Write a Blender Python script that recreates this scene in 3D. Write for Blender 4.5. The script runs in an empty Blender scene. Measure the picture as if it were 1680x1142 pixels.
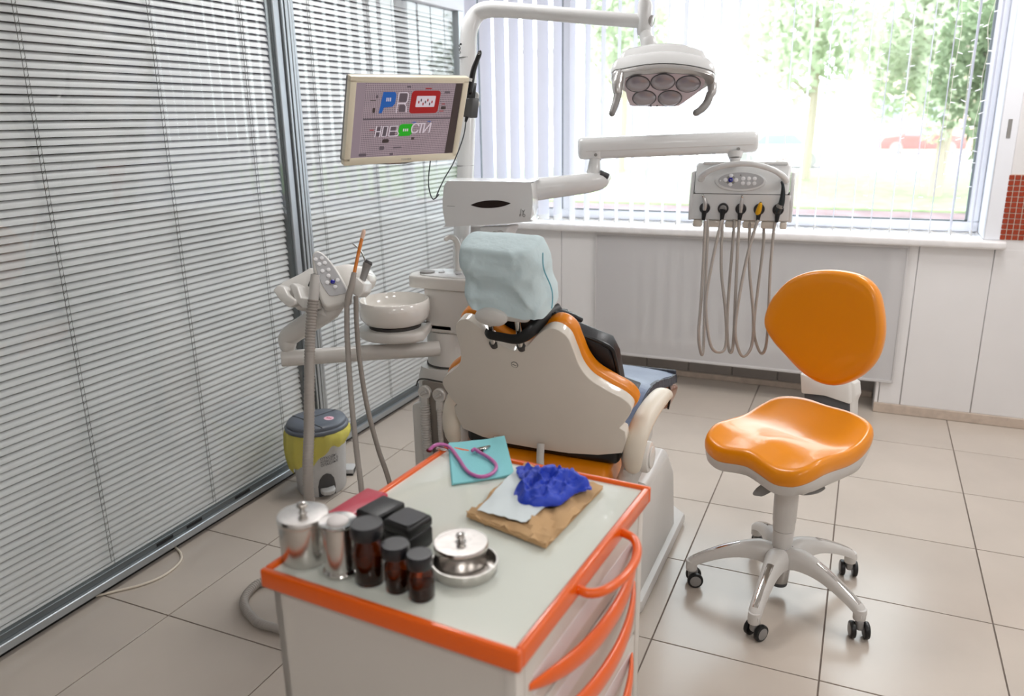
import bpy, bmesh, math, random
from mathutils import Vector, Matrix, Euler
random.seed(7)
PI = math.pi
rad = math.radians
S = bpy.context.scene
COL = S.collection

# ---------------------------------------------------------------- camera
cd = bpy.data.cameras.new('camera')
cam = bpy.data.objects.new('camera', cd)
COL.objects.link(cam)
S.camera = cam
cd.sensor_fit = 'HORIZONTAL'
cd.sensor_width = 36.0
cd.lens = 1298.9 / 1680 * 36.0
cd.clip_start = 0.05
cd.clip_end = 400
cam.location = (0.98912, -4.64683, 1.60387)
cam.rotation_euler = (1.287025, 0.0164, 0.415103)
cd.dof.use_dof = True
cd.dof.focus_distance = 2.55
cd.dof.aperture_fstop = 2.7

# ---------------------------------------------------------------- sky, lamps, exposure
W = bpy.data.worlds.new('overcast_sky')
S.world = W
W.use_nodes = True
bg = W.node_tree.nodes['Background']
bg.inputs['Color'].default_value = (0.90, 0.955, 1.0, 1)
bg.inputs['Strength'].default_value = 5.6

def area_light(name, loc, rot, sx, sy, energy, color, portal=False):
    l = bpy.data.lights.new(name, 'AREA')
    l.shape = 'RECTANGLE'; l.size = sx; l.size_y = sy
    l.energy = energy; l.color = color
    o = bpy.data.objects.new(name, l)
    o.location = loc; o.rotation_euler = rot
    COL.objects.link(o)
    if portal: l.cycles.is_portal = True
    return o
area_light('window_portal', (0.05, 0.34, 1.78), (rad(-90), 0, 0), 2.95, 1.7, 1, (1, 1, 1), True)
LAMPS = [(1.55, -0.8, 20), (2.45, -2.0, 15), (1.3, -5.4, 17), (2.6, -4.2, 12), (-0.70, -1.65, 18)]  # lamps toward the window are added, standing in for window light
for lx, ly, le in LAMPS:
    area_light('ceiling_fill_light', (lx, ly, 2.86), (0, 0, 0), 0.58, 0.58, le, (1.0, 0.985, 0.97))
S.view_settings.view_transform = 'Standard'
S.view_settings.look = 'None'
S.view_settings.exposure = 0.28
S.view_settings.gamma = 1.0
S.view_settings.use_curve_mapping = False
S.cycles.max_bounces = 8
S.cycles.transparent_max_bounces = 24
S.cycles.caustics_reflective = False
S.cycles.caustics_refractive = False
S.cycles.sample_clamp_indirect = 6.0

# ---------------------------------------------------------------- materials
def lin(c):
    c = c / 255.0
    return c / 12.92 if c <= 0.04045 else ((c + 0.055) / 1.055) ** 2.4
def rgb(r, g, b):
    return (lin(r), lin(g), lin(b), 1.0)
MATS = {}
def mat(name, col, rough=0.5, metal=0.0, spec=0.5, coat=0.0, var=0.0, vscale=8.0, bump=0.0, bscale=60.0,
        trans=0.0, ior=1.45, sub=0.0, bstretch=None):
    m = bpy.data.materials.new(name); m.use_nodes = True
    nt = m.node_tree; b = nt.nodes['Principled BSDF']
    b.inputs['Base Color'].default_value = rgb(*col)
    b.inputs['Roughness'].default_value = rough
    b.inputs['Metallic'].default_value = metal
    b.inputs['Specular IOR Level'].default_value = spec
    b.inputs['Coat Weight'].default_value = coat
    b.inputs['Coat Roughness'].default_value = 0.08
    b.inputs['Transmission Weight'].default_value = trans
    b.inputs['IOR'].default_value = ior
    tc = nt.nodes.new('ShaderNodeTexCoord')
    if var > 0:
        n = nt.nodes.new('ShaderNodeTexNoise'); n.inputs['Scale'].default_value = vscale; n.inputs['Detail'].default_value = 4
        nt.links.new(tc.outputs['Object'], n.inputs['Vector'])
        r = nt.nodes.new('ShaderNodeMapRange')
        r.inputs['From Min'].default_value = 0.3; r.inputs['From Max'].default_value = 0.7
        r.inputs['To Min'].default_value = 1 - var; r.inputs['To Max'].default_value = 1 + var
        nt.links.new(n.outputs['Fac'], r.inputs['Value'])
        h = nt.nodes.new('ShaderNodeHueSaturation'); h.inputs['Color'].default_value = rgb(*col)
        nt.links.new(r.outputs['Result'], h.inputs['Value'])
        nt.links.new(h.outputs['Color'], b.inputs['Base Color'])
    if bump > 0:
        n2 = nt.nodes.new('ShaderNodeTexNoise'); n2.inputs['Scale'].default_value = bscale; n2.inputs['Detail'].default_value = 3
        src = tc.outputs['Object']
        if bstretch:
            mp = nt.nodes.new('ShaderNodeMapping'); mp.inputs['Scale'].default_value = bstretch
            nt.links.new(src, mp.inputs['Vector']); src = mp.outputs['Vector']
        nt.links.new(src, n2.inputs['Vector'])
        bp = nt.nodes.new('ShaderNodeBump'); bp.inputs['Strength'].default_value = bump; bp.inputs['Distance'].default_value = 0.01
        nt.links.new(n2.outputs['Fac'], bp.inputs['Height'])
        nt.links.new(bp.outputs['Normal'], b.inputs['Normal'])
    MATS[name] = m
    return m
def emit_mat(name, col, strength):
    m = bpy.data.materials.new(name); m.use_nodes = True
    b = m.node_tree.nodes['Principled BSDF']
    b.inputs['Base Color'].default_value = (0.01, 0.01, 0.01, 1)
    b.inputs['Roughness'].default_value = 0.35
    b.inputs['Emission Color'].default_value = rgb(*col)
    b.inputs['Emission Strength'].default_value = strength
    MATS[name] = m
    return m
def mixmat(name, build):
    m = bpy.data.materials.new(name); m.use_nodes = True
    nt = m.node_tree
    for n in list(nt.nodes):
        if n.type != 'OUTPUT_MATERIAL': nt.nodes.remove(n)
    build(nt, [n for n in nt.nodes if n.type == 'OUTPUT_MATERIAL'][0])
    MATS[name] = m
    return m
def _glass(tint, refl):
    def f(nt, out):
        t = nt.nodes.new('ShaderNodeBsdfTransparent'); t.inputs['Color'].default_value = tint
        g = nt.nodes.new('ShaderNodeBsdfGlossy'); g.inputs['Roughness'].default_value = 0.02
        fr = nt.nodes.new('ShaderNodeFresnel'); fr.inputs['IOR'].default_value = refl
        mx = nt.nodes.new('ShaderNodeMixShader')
        ge = nt.nodes.new('ShaderNodeNewGeometry'); iv = nt.nodes.new('ShaderNodeMath'); iv.operation = 'SUBTRACT'; iv.inputs[0].default_value = 1.0
        ml = nt.nodes.new('ShaderNodeMath'); ml.operation = 'MULTIPLY'
        nt.links.new(ge.outputs['Backfacing'], iv.inputs[1]); nt.links.new(iv.outputs[0], ml.inputs[0]); nt.links.new(fr.outputs['Fac'], ml.inputs[1])
        nt.links.new(ml.outputs[0], mx.inputs['Fac'])
        nt.links.new(t.outputs[0], mx.inputs[1]); nt.links.new(g.outputs[0], mx.inputs[2])
        nt.links.new(mx.outputs[0], out.inputs['Surface'])
    return f
M_GLASS = mixmat('window_glass', _glass((0.96, 0.98, 0.97, 1), 1.45))
M_PGLASS = mixmat('partition_glass', _glass((0.97, 0.98, 0.98, 1), 1.7))
def _fabric(col, tr, tp):
    def f(nt, out):
        d = nt.nodes.new('ShaderNodeBsdfDiffuse'); d.inputs['Color'].default_value = rgb(*col)
        t = nt.nodes.new('ShaderNodeBsdfTranslucent'); t.inputs['Color'].default_value = rgb(*col)
        p = nt.nodes.new('ShaderNodeBsdfTransparent')
        m1 = nt.nodes.new('ShaderNodeMixShader'); m1.inputs[0].default_value = tr
        m2 = nt.nodes.new('ShaderNodeMixShader'); m2.inputs[0].default_value = tp
        nt.links.new(d.outputs[0], m1.inputs[1]); nt.links.new(t.outputs[0], m1.inputs[2])
        nt.links.new(m1.outputs[0], m2.inputs[1]); nt.links.new(p.outputs[0], m2.inputs[2])
        nt.links.new(m2.outputs[0], out.inputs['Surface'])
    return f
M_SHEER = mixmat('sheer_slat_fabric', _fabric((228, 228, 236), 0.28, 0.05))
M_LINER = mixmat('yellow_bin_liner_film', _fabric((252, 244, 140), 0.40, 0.42))
M_MESH = mixmat('perforated_screen_steel', _fabric((230, 228, 229), 0.0, 0.48))
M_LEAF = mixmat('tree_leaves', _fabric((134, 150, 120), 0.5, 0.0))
M_LEAF2 = mixmat('haze_pale_leaves', _fabric((200, 207, 188), 0.5, 0.0))  # paler leaf colour stands in for haze and glare outside

M_WALL = mat('white_wall_paint', (226, 224, 224), 0.55, var=0.02)
M_PANEL = mat('white_wall_panel', (230, 228, 228), 0.32, var=0.02, vscale=3)
M_SILL = mat('white_marble_sill', (232, 230, 230), 0.2, coat=0.3, var=0.06, vscale=14)
M_TRIMB = mat('beige_marble_skirting', (196, 180, 166), 0.35, var=0.12, vscale=25)
M_CEIL = mat('ceiling_paint', (236, 236, 234), 0.8)
M_FLOOR = mat('grout', (120, 108, 100), 0.9, var=0.1)
def floor_tile_mat():
    m = mat('beige_floor_tile', (194, 183, 172), 0.22, spec=0.5, bump=0.02, bscale=9)
    nt = m.node_tree; b = nt.nodes['Principled BSDF']
    tc = nt.nodes.new('ShaderNodeTexCoord'); oi = nt.nodes.new('ShaderNodeObjectInfo')
    n = nt.nodes.new('ShaderNodeTexNoise'); n.inputs['Scale'].default_value = 3.2; n.inputs['Detail'].default_value = 6
    nt.links.new(tc.outputs['Object'], n.inputs['Vector'])
    add = nt.nodes.new('ShaderNodeMath'); add.operation = 'ADD'
    k = nt.nodes.new('ShaderNodeMath'); k.operation = 'MULTIPLY'; k.inputs[1].default_value = 0.25
    nt.links.new(oi.outputs['Random'], k.inputs[0]); nt.links.new(n.outputs['Fac'], add.inputs[0]); nt.links.new(k.outputs[0], add.inputs[1])
    r = nt.nodes.new('ShaderNodeMapRange')
    r.inputs['From Min'].default_value = 0.3; r.inputs['From Max'].default_value = 1.0
    r.inputs['To Min'].default_value = 0.92; r.inputs['To Max'].default_value = 1.06
    nt.links.new(add.outputs[0], r.inputs['Value'])
    h = nt.nodes.new('ShaderNodeHueSaturation'); h.inputs['Color'].default_value = rgb(194, 183, 172)
    nt.links.new(r.outputs['Result'], h.inputs['Value']); nt.links.new(h.outputs['Color'], b.inputs['Base Color'])
    return m
M_TILE = floor_tile_mat()
M_NTILE = mat('grey_niche_tile', (150, 143, 138), 0.4, var=0.05)
M_MOSAIC = mat('red_mosaic_tile', (150, 52, 22), 0.25, coat=0.3, var=0.18, vscale=40)
M_GROUT = mat('pale_mosaic_grout', (208, 190, 176), 0.9)
M_PVC = mat('white_window_plastic', (236, 238, 244), 0.3)
M_GREYPVC = mat('grey_window_seal', (120, 128, 132), 0.5)
M_ALU = mat('brushed_aluminium', (182, 188, 192), 0.38, metal=0.75, bump=0.03, bscale=200, bstretch=(60, 1, 1))
M_ALUD = mat('grey_aluminium_dark', (112, 118, 120), 0.45, metal=0.5)
M_GAP = mat('black_rubber_gasket', (32, 32, 32), 0.8)
M_SLAT = mat('pale_grey_slat_enamel', (232, 232, 232), 0.42, spec=0.4)
M_CORD = mat('grey_blind_cord', (110, 108, 104), 0.9)
M_BACK = mat('dark_room_backing', (70, 62, 58), 0.9)  # darkness of the room behind the blinds, put into the colour

M_WHITE = mat('white_enamel_plastic', (226, 227, 227), 0.22, coat=0.35)
M_IVORY = mat('warm_white_gloss_shell', (224, 217, 206), 0.16, coat=0.5, var=0.01)
M_UNIT = mat('pale_grey_unit_plastic', (218, 215, 210), 0.28, coat=0.2)
M_SEAM = mat('dark_seam', (70, 68, 66), 0.7)
M_CERAM = mat('white_ceramic', (238, 234, 228), 0.12, coat=0.6)
M_ORANGE = mat('orange_upholstery_vinyl', (226, 132, 8), 0.33, spec=0.45, coat=0.15, bump=0.03, bscale=300)
M_ORANGE2 = mat('orange_stool_vinyl', (234, 142, 8), 0.30, spec=0.5, coat=0.22, bump=0.02, bscale=300)
M_ORIM = mat('orange_lacquer_trim', (238, 98, 10), 0.28, coat=0.4)
M_CHROME = mat('polished_steel', (205, 202, 198), 0.10, metal=1.0)
M_STEEL = mat('satin_steel', (214, 210, 206), 0.24, metal=1.0, bump=0.02, bscale=90, bstretch=(1, 1, 20))
M_BLACK = mat('black_plastic', (20, 20, 21), 0.35)
M_BLACKV = mat('black_vinyl', (26, 26, 30), 0.36, bump=0.08, bscale=220)
M_PAD = mat('blue_grey_vinyl', (92, 104, 132), 0.42, bump=0.12, bscale=90)
M_PADS = mat('dark_grey_pleated_edge', (62, 66, 76), 0.55, bump=0.5, bscale=60)
M_ARM = mat('cream_armrest_rubber', (222, 212, 196), 0.4)
M_CHGREY = mat('warm_grey_casing', (206, 203, 199), 0.35)
M_BROWN = mat('smoky_brown_foot_cover', (150, 104, 78), 0.2, coat=0.3, var=0.1, vscale=30)
M_HOSE = mat('grey_hose_rubber', (168, 161, 154), 0.5)
M_HOSE2 = mat('darker_grey_hose_rubber', (146, 138, 130), 0.5)
M_GREYP = mat('mid_grey_plastic', (140, 138, 136), 0.4)
M_DGREY = mat('dark_grey_plastic', (72, 72, 74), 0.4)
M_KEYP = mat('grey_key_panel', (186, 186, 188), 0.3)
M_BTN = mat('white_key', (240, 240, 242), 0.25, coat=0.3)
M_BLUE = mat('blue_key', (22, 26, 150), 0.2, coat=0.6)
M_BEIGE = mat('aged_beige_bezel', (242, 233, 210), 0.35)
M_STRAW = mat('orange_suction_tip', (224, 128, 30), 0.3, coat=0.2)
M_STRAWT = mat('pale_tip', (240, 205, 185), 0.4)
M_AQUA = mat('aqua_cover_fabric', (210, 228, 232), 0.75, bump=0.5, bscale=22, spec=0.2)
M_AQUAS = mat('aqua_seam', (96, 168, 186), 0.8)
M_LENS = mat('smoky_lamp_lens', (150, 140, 145), 0.06, coat=0.8, spec=0.8)
M_LAMPF = mat('mauve_grey_lamp_panel', (206, 190, 195), 0.3)
M_SILVER = mat('silver_plastic', (196, 194, 192), 0.22, metal=0.6)
M_CARTTOP = mat('pale_green_glass_top', (228, 232, 222), 0.045, spec=0.6, coat=0.4)
M_CART = mat('white_cart_laminate', (214, 208, 200), 0.32)
M_TEAL = mat('aqua_paper_napkin', (146, 214, 220), 0.85, bump=0.12, bscale=300, spec=0.1)
M_PINK = mat('pink_silicone_cord', (196, 104, 170), 0.3, coat=0.4)
M_KRAFT = mat('brown_kraft_paper', (200, 164, 122), 0.8, spec=0.15, var=0.08, vscale=20, bump=0.15, bscale=30)
M_PAPER = mat('white_film_paper', (218, 228, 230), 0.5, bump=0.2, bscale=18)
M_GLOVE = mat('blue_nitrile_glove', (36, 66, 190), 0.48, var=0.1, vscale=30, bump=0.25, bscale=70)
M_AMBER = mat('amber_glass', (96, 34, 6), 0.04, coat=0.3, trans=0.9, ior=1.3)
M_CAP = mat('black_bottle_cap', (26, 26, 30), 0.35, coat=0.2)
M_REDB = mat('red_plastic_box', (196, 34, 66), 0.3, coat=0.3)
M_REDD = mat('dark_red_plastic', (92, 10, 22), 0.4)
M_COTTON = mat('white_cotton', (240, 234, 232), 0.95)
M_BIN = mat('light_grey_bin_plastic', (196, 196, 196), 0.4, var=0.03, vscale=60)
M_LID = mat('slate_grey_bin_lid', (96, 102, 112), 0.38)
M_TEXT = mat('dark_print', (38, 38, 42), 0.7)
M_GTEXT = mat('grey_print', (150, 148, 146), 0.6)
M_STICK = mat('pink_sticker', (236, 190, 204), 0.5)
M_STICKR = mat('red_print', (196, 60, 90), 0.5)
M_ORGL = mat('yellow_tip_plastic', (234, 176, 20), 0.35)
M_WIRE = mat('white_cable', (222, 212, 196), 0.5)
M_BULB = mat('clear_white_bulb', (250, 250, 252), 0.2, coat=0.5)
M_GRASS = mat('lawn', (132, 152, 110), 0.95, var=0.25, vscale=3)
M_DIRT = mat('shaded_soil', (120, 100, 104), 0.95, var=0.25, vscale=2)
M_ROAD = mat('pale_paving', (205, 202, 200), 0.9, var=0.05, vscale=2)
M_BARK = mat('bark', (168, 156, 144), 0.9, bump=0.5, bscale=20)
M_BRICK = mat('salmon_facade', (216, 184, 172), 0.9, var=0.05)
M_CARRED = mat('red_car_paint', (188, 96, 92), 0.3, coat=0.5)
M_CARGREY = mat('grey_car_paint', (185, 187, 192), 0.3, coat=0.5)
M_WINDARK = mat('dark_pane', (140, 146, 154), 0.1)

# ---------------------------------------------------------------- geometry helpers
ROOTM = {}
def ob(name, bm, m, parent=None, ang=38, world=True):
    """Link a bmesh as ONE mesh object. Points are in world metres; they are brought into the parent's frame."""
    me = bpy.data.meshes.new(name)
    bmesh.ops.recalc_face_normals(bm, faces=bm.faces)
    bm.to_mesh(me); bm.free()
    me.materials.append(m)
    me.shade_smooth()
    me.set_sharp_from_angle(angle=rad(ang))
    o = bpy.data.objects.new(name, me)
    COL.objects.link(o)
    if parent is not None:
        o.parent = parent
        root = parent
        while root.parent is not None: root = root.parent
        if world and root.name in ROOTM:
            me.transform(ROOTM[root.name].inverted())
    return o
def tag(o, label=None, cat=None, group=None, kind=None):
    if label: o['label'] = label
    if cat: o['category'] = cat
    if group: o['group'] = group
    if kind: o['kind'] = kind
    return o
def thing(name, label, cat, loc=(0, 0, 0), rz=0.0, group=None):
    o = bpy.data.objects.new(name, None)
    o.empty_display_size = 0.05
    o.location = loc; o.rotation_euler = (0, 0, rz)
    COL.objects.link(o)
    ROOTM[o.name] = Matrix.LocRotScale(Vector(loc), Euler((0, 0, rz)), None)
    return tag(o, label, cat, group)
def settle(o, loc):
    """Give a one-mesh thing its own base point without moving the mesh in the world."""
    o.data.transform(Matrix.Translation(-Vector(loc))); o.location = loc
    ROOTM[o.name] = Matrix.Translation(Vector(loc))
    return o
def struct(name, bm, m, parent=None, label=None):
    o = ob(name, bm, m, parent)
    if parent is None: o['kind'] = 'structure'
    return o
def copy_tree(o, parent=None):
    c = o.copy(); COL.objects.link(c); c.parent = parent
    for ch in list(o.children): copy_tree(ch, c)
    return c
def NB(): return bmesh.new()
def join(bm, b2, mtx=None):
    if mtx is not None: bmesh.ops.transform(b2, matrix=mtx, verts=b2.verts)
    me = bpy.data.meshes.new('tmp'); b2.to_mesh(me); b2.free(); bm.from_mesh(me); bpy.data.meshes.remove(me)
    return bm
def frm(F):
    o, a, b, c = [Vector(v) for v in F]
    m = Matrix((( a.x, b.x, c.x, o.x), (a.y, b.y, c.y, o.y), (a.z, b.z, c.z, o.z), (0, 0, 0, 1)))
    return m
def T(x, y, z, rz=0.0, rx=0.0, ry=0.0):
    return Matrix.Translation((x, y, z)) @ Euler((rx, ry, rz)).to_matrix().to_4x4()
def box(bm, c, s, bev=0.0, seg=2, mtx=None):
    b = NB(); bmesh.ops.create_cube(b, size=1.0)
    bmesh.ops.scale(b, vec=s, verts=b.verts)
    if bev > 0: bmesh.ops.bevel(b, geom=b.edges[:], offset=bev, segments=seg, affect='EDGES', profile=0.5)
    bmesh.ops.translate(b, vec=c, verts=b.verts)
    return join(bm, b, mtx)
def bbox(bm, lo, hi, bev=0.0, seg=2, mtx=None):
    return box(bm, [(a + b) / 2 for a, b in zip(lo, hi)], [b - a for a, b in zip(lo, hi)], bev, seg, mtx)
def prism(bm, pts, z0, z1, bev=0.0, seg=2, mtx=None):
    """2-D outline extruded along local z from z0 to z1."""
    b = NB()
    vs = [b.verts.new((p[0], p[1], z0)) for p in pts]
    f = b.faces.new(vs)
    r = bmesh.ops.extrude_face_region(b, geom=[f])
    bmesh.ops.translate(b, vec=(0, 0, z1 - z0), verts=[v for v in r['geom'] if isinstance(v, bmesh.types.BMVert)])
    bmesh.ops.recalc_face_normals(b, faces=b.faces)
    if bev > 0:
        es = [e for e in b.edges if abs(e.verts[0].co.z - e.verts[1].co.z) < 1e-6]
        bmesh.ops.bevel(b, geom=es, offset=bev, segments=seg, affect='EDGES', profile=0.5, clamp_overlap=True)
    big = [f for f in b.faces if len(f.verts) > 4]
    if big: bmesh.ops.triangulate(b, faces=big)
    return join(bm, b, mtx)
def slab(bm, pts, vec, bev=0.0, seg=2):
    """A polygon in space extruded along vec."""
    b = NB()
    vs = [b.verts.new(p) for p in pts]
    f = b.faces.new(vs)
    r = bmesh.ops.extrude_face_region(b, geom=[f])
    bmesh.ops.translate(b, vec=vec, verts=[v for v in r['geom'] if isinstance(v, bmesh.types.BMVert)])
    bmesh.ops.recalc_face_normals(b, faces=b.faces)
    if bev > 0:
        bmesh.ops.bevel(b, geom=b.edges[:], offset=bev, segments=seg, affect='EDGES', profile=0.5, clamp_overlap=True)
    big = [f for f in b.faces if len(f.verts) > 4]
    if big: bmesh.ops.triangulate(b, faces=big)
    return join(bm, b)
def sm(pts, n=6, closed=False):
    """Catmull-Rom through points of any dimension."""
    P = [tuple(p) for p in pts]; N = len(P); out = []
    rng = range(N) if closed else range(N - 1)
    for i in rng:
        if closed:
            a, b, c, d = P[(i - 1) % N], P[i], P[(i + 1) % N], P[(i + 2) % N]
        else:
            b, c = P[i], P[i + 1]
            a = P[i - 1] if i > 0 else tuple(2 * x - y for x, y in zip(b, c))
            d = P[i + 2] if i + 2 < N else tuple(2 * y - x for x, y in zip(b, c))
        for k in range(n):
            t = k / n
            out.append(tuple(0.5 * (2 * q + (r - p) * t + (2 * p - 5 * q + 4 * r - s) * t * t + (3 * q - p - 3 * r + s) * t ** 3)
                             for p, q, r, s in zip(a, b, c, d)))
    if not closed: out.append(P[-1])
    return out
def tube(bm, pts, r, n=10, smooth=6, cap=True, rfun=None, round_cap=False, flat=None):
    """Tube along a path; r a number or a list per control point; flat = (scale along frame x, scale along frame y)."""
    rs = list(r) if isinstance(r, (list, tuple)) else [r] * len(pts)
    if smooth > 1: q = sm([tuple(p) + (a,) for p, a in zip(pts, rs)], smooth)
    else: q = [tuple(p) + (a,) for p, a in zip(pts, rs)]
    P = [Vector(a[:3]) for a in q]; R = [a[3] for a in q]
    if round_cap:
        def capd(A, B, ra):
            d = (A - B).normalized(); return [(A + d * ra * math.sin(t), ra * math.cos(t)) for t in (PI * .17, PI * .33, PI * .45)]
        c0 = capd(P[0], P[1], R[0]); c1 = capd(P[-1], P[-2], R[-1])
        P = [c[0] for c in reversed(c0)] + P + [c[0] for c in c1]; R = [c[1] for c in reversed(c0)] + R + [c[1] for c in c1]
    b = NB(); prev = None; rings = []; L = 0
    up = None
    for i, p in enumerate(P):
        t = (P[min(i + 1, len(P) - 1)] - P[max(i - 1, 0)]).normalized()
        if up is None:
            up = Vector((0, 0, 1)) if abs(t.z) < 0.9 else Vector((0, 1, 0))
        u = (up - t * up.dot(t)).normalized(); v = t.cross(u); up = u
        if i: L += (p - P[i - 1]).length
        ra = R[i] * (rfun(L, i) if rfun else 1)
        fx, fy = flat if flat else (1, 1)
        rings.append([b.verts.new(p + u * (ra * fx * math.cos(2 * PI * k / n)) + v * (ra * fy * math.sin(2 * PI * k / n))) for k in range(n)])
    for a, c in zip(rings, rings[1:]):
        for k in range(n): b.faces.new((a[k], a[(k + 1) % n], c[(k + 1) % n], c[k]))
    if cap:
        b.faces.new(list(reversed(rings[0]))); b.faces.new(rings[-1])
    return join(bm, b)
def cyl(bm, p0, p1, r0, r1=None, n=24, bev=0.0):
    r1 = r0 if r1 is None else r1
    p0, p1 = Vector(p0), Vector(p1); h = (p1 - p0).length
    b = NB(); bmesh.ops.create_cone(b, cap_ends=True, segments=n, radius1=r0, radius2=r1, depth=h)
    if bev > 0:
        es = [e for e in b.edges if abs(e.verts[0].co.z - e.verts[1].co.z) < 1e-6]
        bmesh.ops.bevel(b, geom=es, offset=bev, segments=2, affect='EDGES', profile=0.5)
    m = Matrix.Translation((p0 + p1) / 2) @ Vector((0, 0, 1)).rotation_difference((p1 - p0).normalized()).to_matrix().to_4x4()
    return join(bm, b, m)
def lathe(bm, prof, n=32, mtx=None, sx=1.0, sy=1.0):
    """prof: (r, z) from bottom axis to top axis; r = 0 closes."""
    b = NB(); rings = []
    for r, z in prof:
        if r < 1e-6: rings.append([b.verts.new((0, 0, z))])
        else: rings.append([b.verts.new((r * sx * math.cos(2 * PI * k / n), r * sy * math.sin(2 * PI * k / n), z)) for k in range(n)])
    for a, c in zip(rings, rings[1:]):
        for k in range(n):
            k2 = (k + 1) % n
            if len(a) == 1 and len(c) == 1: continue
            if len(a) == 1: b.faces.new((a[0], c[k2], c[k]))
            elif len(c) == 1: b.faces.new((a[k], a[k2], c[0]))
            else: b.faces.new((a[k], a[k2], c[k2], c[k]))
    return join(bm, b, mtx)
def loft(bm, rings, cap=True, mtx=None):
    b = NB(); R = [[b.verts.new(p) for p in r] for r in rings]; n = len(R[0])
    for a, c in zip(R, R[1:]):
        for k in range(n): b.faces.new((a[k], a[(k + 1) % n], c[(k + 1) % n], c[k]))
    if cap:
        for r in (R[0], R[-1]):
            f = b.faces.new(r); bmesh.ops.triangulate(b, faces=[f])
    return join(bm, b, mtx)
def ball(bm, c, r, n=16, mtx=None):
    b = NB(); bmesh.ops.create_uvsphere(b, u_segments=n, v_segments=max(6, n // 2), radius=1)
    bmesh.ops.scale(b, vec=(r, r, r) if isinstance(r, (int, float)) else r, verts=b.verts)
    bmesh.ops.translate(b, vec=c, verts=b.verts)
    return join(bm, b, mtx)
def sheet(bm, grid, thick):
    """grid[i][j] of points -> sheet with thickness (downwards along vertex normals)."""
    b = NB(); V = [[b.verts.new(p) for p in row] for row in grid]
    for i in range(len(V) - 1):
        for j in range(len(V[0]) - 1):
            b.faces.new((V[i][j], V[i + 1][j], V[i + 1][j + 1], V[i][j + 1]))
    bmesh.ops.recalc_face_normals(b, faces=b.faces)
    bmesh.ops.solidify(b, geom=b.faces[:], thickness=thick)
    return join(bm, b)
def text(name, s, size, mtx, m, parent, extrude=0.0004, align='CENTER', shear=0.0):
    cu = bpy.data.curves.new(name, 'FONT'); cu.body = s; cu.size = size; cu.extrude = extrude
    cu.align_x = align; cu.align_y = 'CENTER'; cu.shear = shear; cu.resolution_u = 2
    to = bpy.data.objects.new('tmp', cu); COL.objects.link(to)
    dg = bpy.context.evaluated_depsgraph_get()
    me = bpy.data.meshes.new_from_object(to.evaluated_get(dg))
    bpy.data.objects.remove(to); bpy.data.curves.remove(cu)
    b = NB(); b.from_mesh(me); bpy.data.meshes.remove(me)
    bmesh.ops.transform(b, matrix=mtx, verts=b.verts)
    return ob(name, b, m, parent)
def ring_pts(cx, cy, rx, ry, n=28, a0=0):
    return [(cx + rx * math.cos(a0 + 2 * PI * k / n), cy + ry * math.sin(a0 + 2 * PI * k / n)) for k in range(n)]
def rrect(w, h, r, n=5):
    out = []
    for cx, cy, a in ((w / 2 - r, h / 2 - r, 0), (-w / 2 + r, h / 2 - r, 90), (-w / 2 + r, -h / 2 + r, 180), (w / 2 - r, -h / 2 + r, 270)):
        for k in range(n + 1):
            t = rad(a + 90 * k / n); out.append((cx + r * math.cos(t), cy + r * math.sin(t)))
    return out

# ================================================================ the setting
b = NB(); bbox(b, (-1.75, -6.4, -0.06), (3.2, 0.2, -0.004)); floor = struct('floor', b, M_FLOOR)
XL = [-1.38, -1.04, -0.515, 0, 0.5, 1.0, 1.5, 2.0, 2.5, 3.0, 3.2]
YL = [-0.005 - 0.0 if False else 0.195, -0.5] + [-0.5 * k for k in range(2, 13)] + [-6.4]
_tile_meshes = {}
for i in range(len(XL) - 1):
    for j in range(len(YL) - 1):
        w = XL[i + 1] - XL[i]; d = YL[j] - YL[j + 1]
        key = (round(w, 3), round(d, 3))
        c = ((XL[i] + XL[i + 1]) / 2, (YL[j] + YL[j + 1]) / 2, -0.006)
        if key not in _tile_meshes:
            b = NB(); box(b, (0, 0, 0), (w - 0.0045, d - 0.0045, 0.012), 0.0008, 1)
            o = ob('floor_tile', b, M_TILE, floor); _tile_meshes[key] = o.data
        else:
            o = bpy.data.objects.new('floor_tile', _tile_meshes[key]); COL.objects.link(o); o.parent = floor
        o.location = c
b = NB(); bbox(b, (-1.75, -6.4, 2.9), (3.2, 0.35, 2.98)); struct('ceiling', b, M_CEIL)
b = NB(); bbox(b, (3.2, -6.4, 0), (3.28, 0.35, 2.9)); struct('wall_right', b, M_WALL)
b = NB(); bbox(b, (-1.75, -6.48, 0), (3.28, -6.4, 2.9)); struct('wall_front', b, M_WALL)
b = NB(); bbox(b, (-1.75, -6.4, 0), (-1.5, 0.35, 2.9)); wl = struct('dark_backing_left', b, M_BACK)  # added dark slab; blocks sky light, stands in for the dim room behind

# ---- window wall: upper parts, lower part with the radiator niche
b = NB()
bbox(b, (-1.5, -0.065, 2.62), (3.2, 0.35, 2.9))              # lintel
bbox(b, (1.62, -0.065, 0.92), (3.2, 0.35, 2.62))             # pier right of the window
bbox(b, (-1.5, 0.2, -0.06), (3.2, 0.35, 0.95))               # wall behind the niche
bbox(b, (-1.5, -0.05, 0.0), (-0.49, 0.2, 0.93))              # left of the niche
bbox(b, (1.135, -0.05, 0.0), (3.2, 0.2, 0.93))               # right of the niche
wb = struct('wall_back', b, M_WALL)
def wall_panel(x0, x1, z0=0.055, z1=0.93):
    b = NB(); bbox(b, (x0 + 0.0015, -0.066, z0), (x1 - 0.0015, -0.05, z1), 0.002, 1); return ob('wall_panel', b, M_PANEL, wb)
for a, c in ((-1.36, -1.10), (-1.10, -0.71), (-0.71, -0.49)): wall_panel(a, c)
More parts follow.
